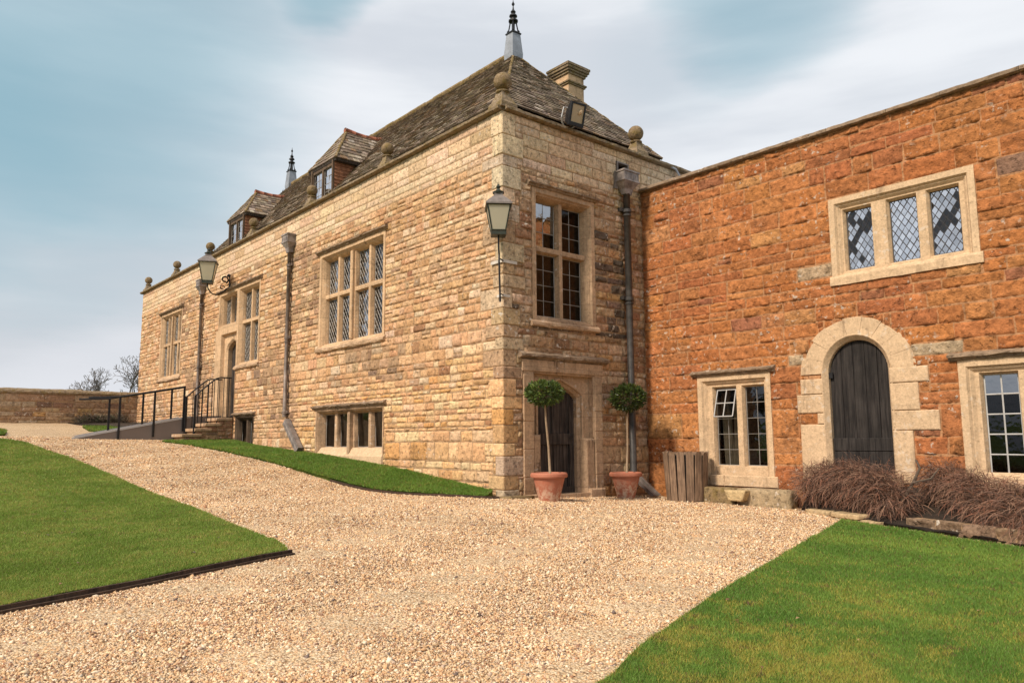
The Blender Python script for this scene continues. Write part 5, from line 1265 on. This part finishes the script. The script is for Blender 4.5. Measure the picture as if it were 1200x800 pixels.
# ------------------------------------------------------------------ grass blades (nobody could count them)
def blades(name, Gd, n, hgt, wd, near, yel, cols, edge_yel=0., fall=2.0):
    m_, k_ = Gd.shape[:2]; got = []; tot = 0
    while tot < n:
        s = rng.random(n*2)*(m_-1.001); t = rng.random(n*2)*(k_-1.001); i = s.astype(int); j = t.astype(int); a = (s-i)[:, None]; b = (t-j)[:, None]
        P = Gd[i, j]*(1-a)*(1-b)+Gd[i+1, j]*a*(1-b)+Gd[i, j+1]*(1-a)*b+Gd[i+1, j+1]*a*b
        dx = P[:, 0]-CAM[0]; dy = P[:, 1]-CAM[1]; dep = dx*fwd.x+dy*fwd.y; lat = dx*rt.x+dy*rt.y
        cell = np.linalg.norm(np.cross(Gd[i+1, j]-Gd[i, j], Gd[i, j+1]-Gd[i, j]), axis=1); ok = (dep > 1.5) & (np.abs(lat) < dep*.70+.6)
        pr = np.where(ok, cell*np.minimum(1, (near/np.maximum(dep, .1))**fall), 0); pr /= pr.max()+1e-12
        keep = rng.random(n*2) < pr; got.append(P[keep]); tot += keep.sum()
    P = np.concatenate(got)[:n]; dep = (P[:, 0]-CAM[0])*fwd.x+(P[:, 1]-CAM[1])*fwd.y; sc_ = np.maximum(1, dep/near)
    a = rng.random(n)*2*math.pi; h_ = hgt*rng.uniform(.5, 1.25, n)*np.sqrt(sc_); w_ = wd*rng.uniform(.7, 1.3, n)*sc_
    nx_ = np.array([mn.fractal(Vector((x*.9, y*.9, 0)), 1., 2., 4) for x, y in P[:, :2]]); n2_ = np.array([mn.noise(Vector((x*4.2, y*4.2, 5))) for x, y in P[:, :2]])
    lean = rng.normal(0, .55, (n, 2))*h_[:, None]; A = P.copy(); B = P.copy(); A[:, 0] -= np.cos(a)*w_/2; A[:, 1] -= np.sin(a)*w_/2; B[:, 0] += np.cos(a)*w_/2; B[:, 1] += np.sin(a)*w_/2
    A[:, 2] -= .004; B[:, 2] -= .004; Tp = P.copy(); Tp[:, :2] += lean; Tp[:, 2] += h_
    h_ *= (1+.3*n2_)
    V = np.stack([A, B, Tp], 1).reshape(-1, 3); c0 = np.array(cols[0]); c1 = np.array(cols[1]); cy = np.array(cols[2]); cb = np.array(cols[3])
    mixf = np.clip(.5+nx_*.9+rng.normal(0, .18, n), 0, 1)[:, None]; C_ = c0*(1-mixf)+c1*mixf
    yf = (rng.random(n) < np.clip(yel(P[:, 0], P[:, 1])*(.32+np.clip(n2_*1.1+nx_*.7, -.3, 1.2)), 0, .85))[:, None]; C_ = np.where(yf, cy, C_)
    n3_ = np.array([mn.noise(Vector((x*7.5, y*7.5, 11))) for x, y in P[:, :2]])
    bf = (rng.random(n) < .06+.45*np.clip((n3_+.5*n2_-.55)*4, 0, 1))[:, None]; C_ = np.where(bf, cb, C_); C_ *= rng.uniform(.75, 1.25, (n, 1))
    me = bpy.data.meshes.new(name); me.vertices.add(3*n); me.vertices.foreach_set('co', V.astype(np.float32).ravel()); me.loops.add(3*n); me.loops.foreach_set('vertex_index', np.arange(3*n, dtype=np.int32))
    me.polygons.add(n); me.polygons.foreach_set('loop_start', np.arange(0, 3*n, 3, dtype=np.int32)); me.update()
    at = me.color_attributes.new('Col', 'FLOAT_COLOR', 'POINT'); C3 = np.repeat(C_, 3, 0); at.data.foreach_set('color', np.c_[C3, np.ones(3*n)].astype(np.float32).ravel())
    me.materials.append(M['blade']); o = bpy.data.objects.new(name, me); COL.objects.link(o); return tag(o, kind='stuff')
GC = [(.10, .19, .025), (.17, .27, .04), (.40, .29, .06), (.16, .09, .04)]
def yr_(x, y):   # moss and dry grass thicken on the near half of the right lawn
    return np.clip((.3-y)*.20-.05, .12, .95)
tag(blades('grass', GR, 460000, .020, .0042, 4.5, yr_, [(.115, .225, .032), (.20, .31, .05), (.38, .34, .065), (.17, .09, .05)]), 'mown green lawn with mossy yellow patches in the near right corner', 'grass')
tag(blades('grass', GL, 420000, .019, .0045, 5.0, lambda x, y: np.clip(.35+0*x, 0, 1), [(.17, .255, .035), (.25, .34, .06), (.40, .34, .09), (.20, .13, .06)]), 'mown green lawn on the left behind dark timber boards', 'grass')
tag(blades('grass', GS, 110000, .028, .006, 6.0, lambda x, y: .15+0*x, [(.13, .24, .03), (.20, .31, .05), (.38, .30, .07), (.16, .09, .05)], fall=1.2), 'strip of green grass banked against the foot of the stone house', 'grass')
tag(blades('grass', GF, 12000, .04, .008, 8.0, lambda x, y: .5+0*x, GC, fall=1), 'far sliver of mossy lawn at the left edge', 'grass')
tag(blades('grass', GB, 9000, .04, .008, 8.0, lambda x, y: .1+0*x, GC, fall=1), 'small patch of grass behind the ramp', 'grass')

# ------------------------------------------------------------------ loose stones on the gravel near the camera
def inpoly(P, x, y):
    P = np.array(P, float)[:, :2]; ins = np.zeros(len(x), bool); j = len(P)-1
    for i in range(len(P)):
        xi, yi = P[i]; xj, yj = P[j]; c = ((yi > y) != (yj > y)) & (x < (xj-xi)*(y-yi)/(yj-yi+1e-12)+xi); ins ^= c; j = i
    return ins
def pebbles(n):
    polyR = RLA+RLB[::-1]; polyL = LLA+[(3.42, -5.66), (3.77, -7.12), (3.98, -8.26), (5.3, -14)]+LLB[::-1]; polyS = [p[:2] for p in STA]+[(.3, 0)]+[p[:2] for p in STB[::-1]]
    K = n*14; x = 11-26*rng.random(K)**.9; y = rng.uniform(-10.5, 4, K); dx = x-CAM[0]; dy = y-CAM[1]; dep = dx*fwd.x+dy*fwd.y; lat = dx*rt.x+dy*rt.y
    ok = (dep > 3.2) & (np.abs(lat) < dep*.69+.1) & ~((x < 0.1) & (y > -.1))
    pr = np.where(ok, np.minimum(1, (4.6/np.maximum(dep, .1))**1.9), 0); keep = rng.random(K) < pr; x, y = x[keep], y[keep]
    edge = 0; k = ~(inpoly(polyR, x, y) | inpoly(polyL, x, y) | inpoly(polyS, x, y)); x, y = x[k][:n], y[k][:n]; n = len(x)
    z = terr(x, y); dep = (x-CAM[0])*fwd.x+(y-CAM[1])*fwd.y
    s = rng.lognormal(math.log(.0074), .36, n)*np.maximum(1, dep/6)**.45; base = np.array([(1,0,0),(0,1,0),(-1,0,0),(0,-1,0),(0,0,1),(0,0,-1)], float)
    Sx = np.stack([rng.uniform(.8, 1.35, n), rng.uniform(.6, 1.0, n), rng.uniform(.4, .75, n)], 1)*s[:, None]
    V = base[None]*Sx[:, None, :]+rng.normal(0, .22, (n, 6, 3))*s[:, None, None]; a = rng.random(n)*6.283; b = rng.normal(0, .4, n)
    ca, sa, cb, sb = np.cos(a)[:, None], np.sin(a)[:, None], np.cos(b)[:, None], np.sin(b)[:, None]
    X_, Y_, Z_ = V[..., 0], V[..., 1], V[..., 2]; X2, Z2 = X_*cb-Z_*sb, X_*sb+Z_*cb; X3, Y3 = X2*ca-Y_*sa, X2*sa+Y_*ca
    V = np.stack([X3+x[:, None], Y3+y[:, None], Z2+(z+s*.28)[:, None]], 2).reshape(-1, 3)
    tri = np.array([(0,1,4),(1,2,4),(2,3,4),(3,0,4),(1,0,5),(2,1,5),(3,2,5),(0,3,5)]); Fc = (tri[None]+(np.arange(n)*6)[:, None, None]).reshape(-1)
    pal = np.array([(.66, .46, .27), (.72, .54, .345), (.56, .35, .185), (.80, .67, .49), (.42, .22, .12), (.27, .15, .10), (.66, .40, .21), (.52, .38, .28), (.18, .13, .11)]); pw = np.array([5, 5, 3.6, 2.6, 2.0, 1.2, 2.6, 1.6, .7]); pw /= pw.sum()
    C_ = pal[rng.choice(len(pal), n, p=pw)]*rng.uniform(.8, 1.15, (n, 1))*(1+.16*np.array([mn.fractal(Vector((a_*.35, b_*.9, 3)), 1., 2., 3) for a_, b_ in zip(x, y)]))[:, None]; C6 = np.repeat(C_, 6, 0)
    me = bpy.data.meshes.new('loose_gravel'); me.vertices.add(6*n); me.vertices.foreach_set('co', V.astype(np.float32).ravel()); me.loops.add(24*n); me.loops.foreach_set('vertex_index', Fc.astype(np.int32))
    me.polygons.add(8*n); me.polygons.foreach_set('loop_start', np.arange(0, 24*n, 3, dtype=np.int32)); me.update()
    at = me.color_attributes.new('Col', 'FLOAT_COLOR', 'POINT'); at.data.foreach_set('color', np.c_[C6, np.ones(6*n)].astype(np.float32).ravel())
    me.materials.append(M['pebble']); o = bpy.data.objects.new('loose_gravel', me); COL.objects.link(o); tag(o, 'loose angular tan and cream stones lying over the gravel court', 'gravel', None, 'stuff')
pebbles(380000)
# a few dead leaves and twigs blown over the gravel and turf
b = MB(); k_ = 0
while k_ < 150:
    x = random.uniform(-4, 10); y = random.uniform(-9, 3.6); dx = x-CAM[0]; dy = y-CAM[1]; dep = dx*fwd.x+dy*fwd.y; lat = dx*rt.x+dy*rt.y
    if dep < 3.6 or abs(lat) > dep*.68 or (x < .2 and y > -.6): continue
    k_ += 1; z = float(terr(x, y))+.012+(.055 if (inpoly(RLA+RLB[::-1], np.array([x]), np.array([y]))[0] or inpoly(LLA+LLB[::-1], np.array([x]), np.array([y]))[0]) else .008)
    a = random.uniform(0, 6.28); l = random.uniform(.014, .034); w = l*random.uniform(.3, .6); ca, sa = math.cos(a), math.sin(a); c = random.choice(((.16, .08, .04), (.24, .13, .06), (.10, .06, .04), (.30, .19, .09)))
    b.add([(x-ca*l, y-sa*l, z), (x-sa*w, y+ca*w, z+.012), (x+ca*l, y+sa*l, z+.004), (x+sa*w, y-ca*w, z+.009)], [(0, 1, 3), (1, 2, 3)], c)
tag(b.build('fallen_leaves', M['leaf']), 'scattered small brown fallen leaves on the gravel and lawns', 'leaves', None, 'stuff')

# ------------------------------------------------------------------ bare trees far beyond the wall
def bare_tree(x, y, z, H, label):
    t = thing('bare_tree', (x, y, z), label, 'tree', 'leafless trees beyond the boundary wall'); tr = MB(); cr = MB()
    def br(p, d, l, r, lev):
        pts = [p]; dd = d.copy()
        for k in range(3): dd = (dd+Vector((random.uniform(-.22, .22), random.uniform(-.22, .22), random.uniform(-.05, .15)))).normalized(); pts.append(pts[-1]+dd*l/3)
        tube(tr if lev < 2 else cr, pts, [r, r*.85, r*.72, r*.6], 5 if lev < 3 else 3, None, False)
        if lev >= 7: return
        for i in range(3 if lev in (1, 2, 3) else 2):
            a = random.uniform(0, 6.28); sp = random.uniform(.35, .85) if lev else random.uniform(.3, .6); s = dd.cross(Vector((math.cos(a), math.sin(a), .3))).normalized()
            br(pts[-1 if i < 2 else 2], (dd*math.cos(sp)+s*math.sin(sp)).normalized(), l*random.uniform(.66, .84), max(r*.62, .03), lev+1)
    br(Vector((x, y, z)), Vector((0, 0, 1)), H*.24, H*.022, 0)
    tr.build('trunk', M['far_bark'], t); cr.build('crown', M['far_bark'], t)
def at(px, dist):
    d = pdir(px, 450); return CAM[0]+d.x*dist, CAM[1]+d.y*dist
for px, dist, H, lab in ((152, 110, 13.0, 'tallest leafless tree beyond the boundary wall, next to the house end'), (122, 118, 11.6, 'spreading leafless tree beyond the boundary wall, left of the tallest one'), (103, 126, 9.6, 'smallest leafless tree beyond the boundary wall, leftmost of three')):
    x, y = at(px, dist); bare_tree(x, y, 1.0, H, lab)
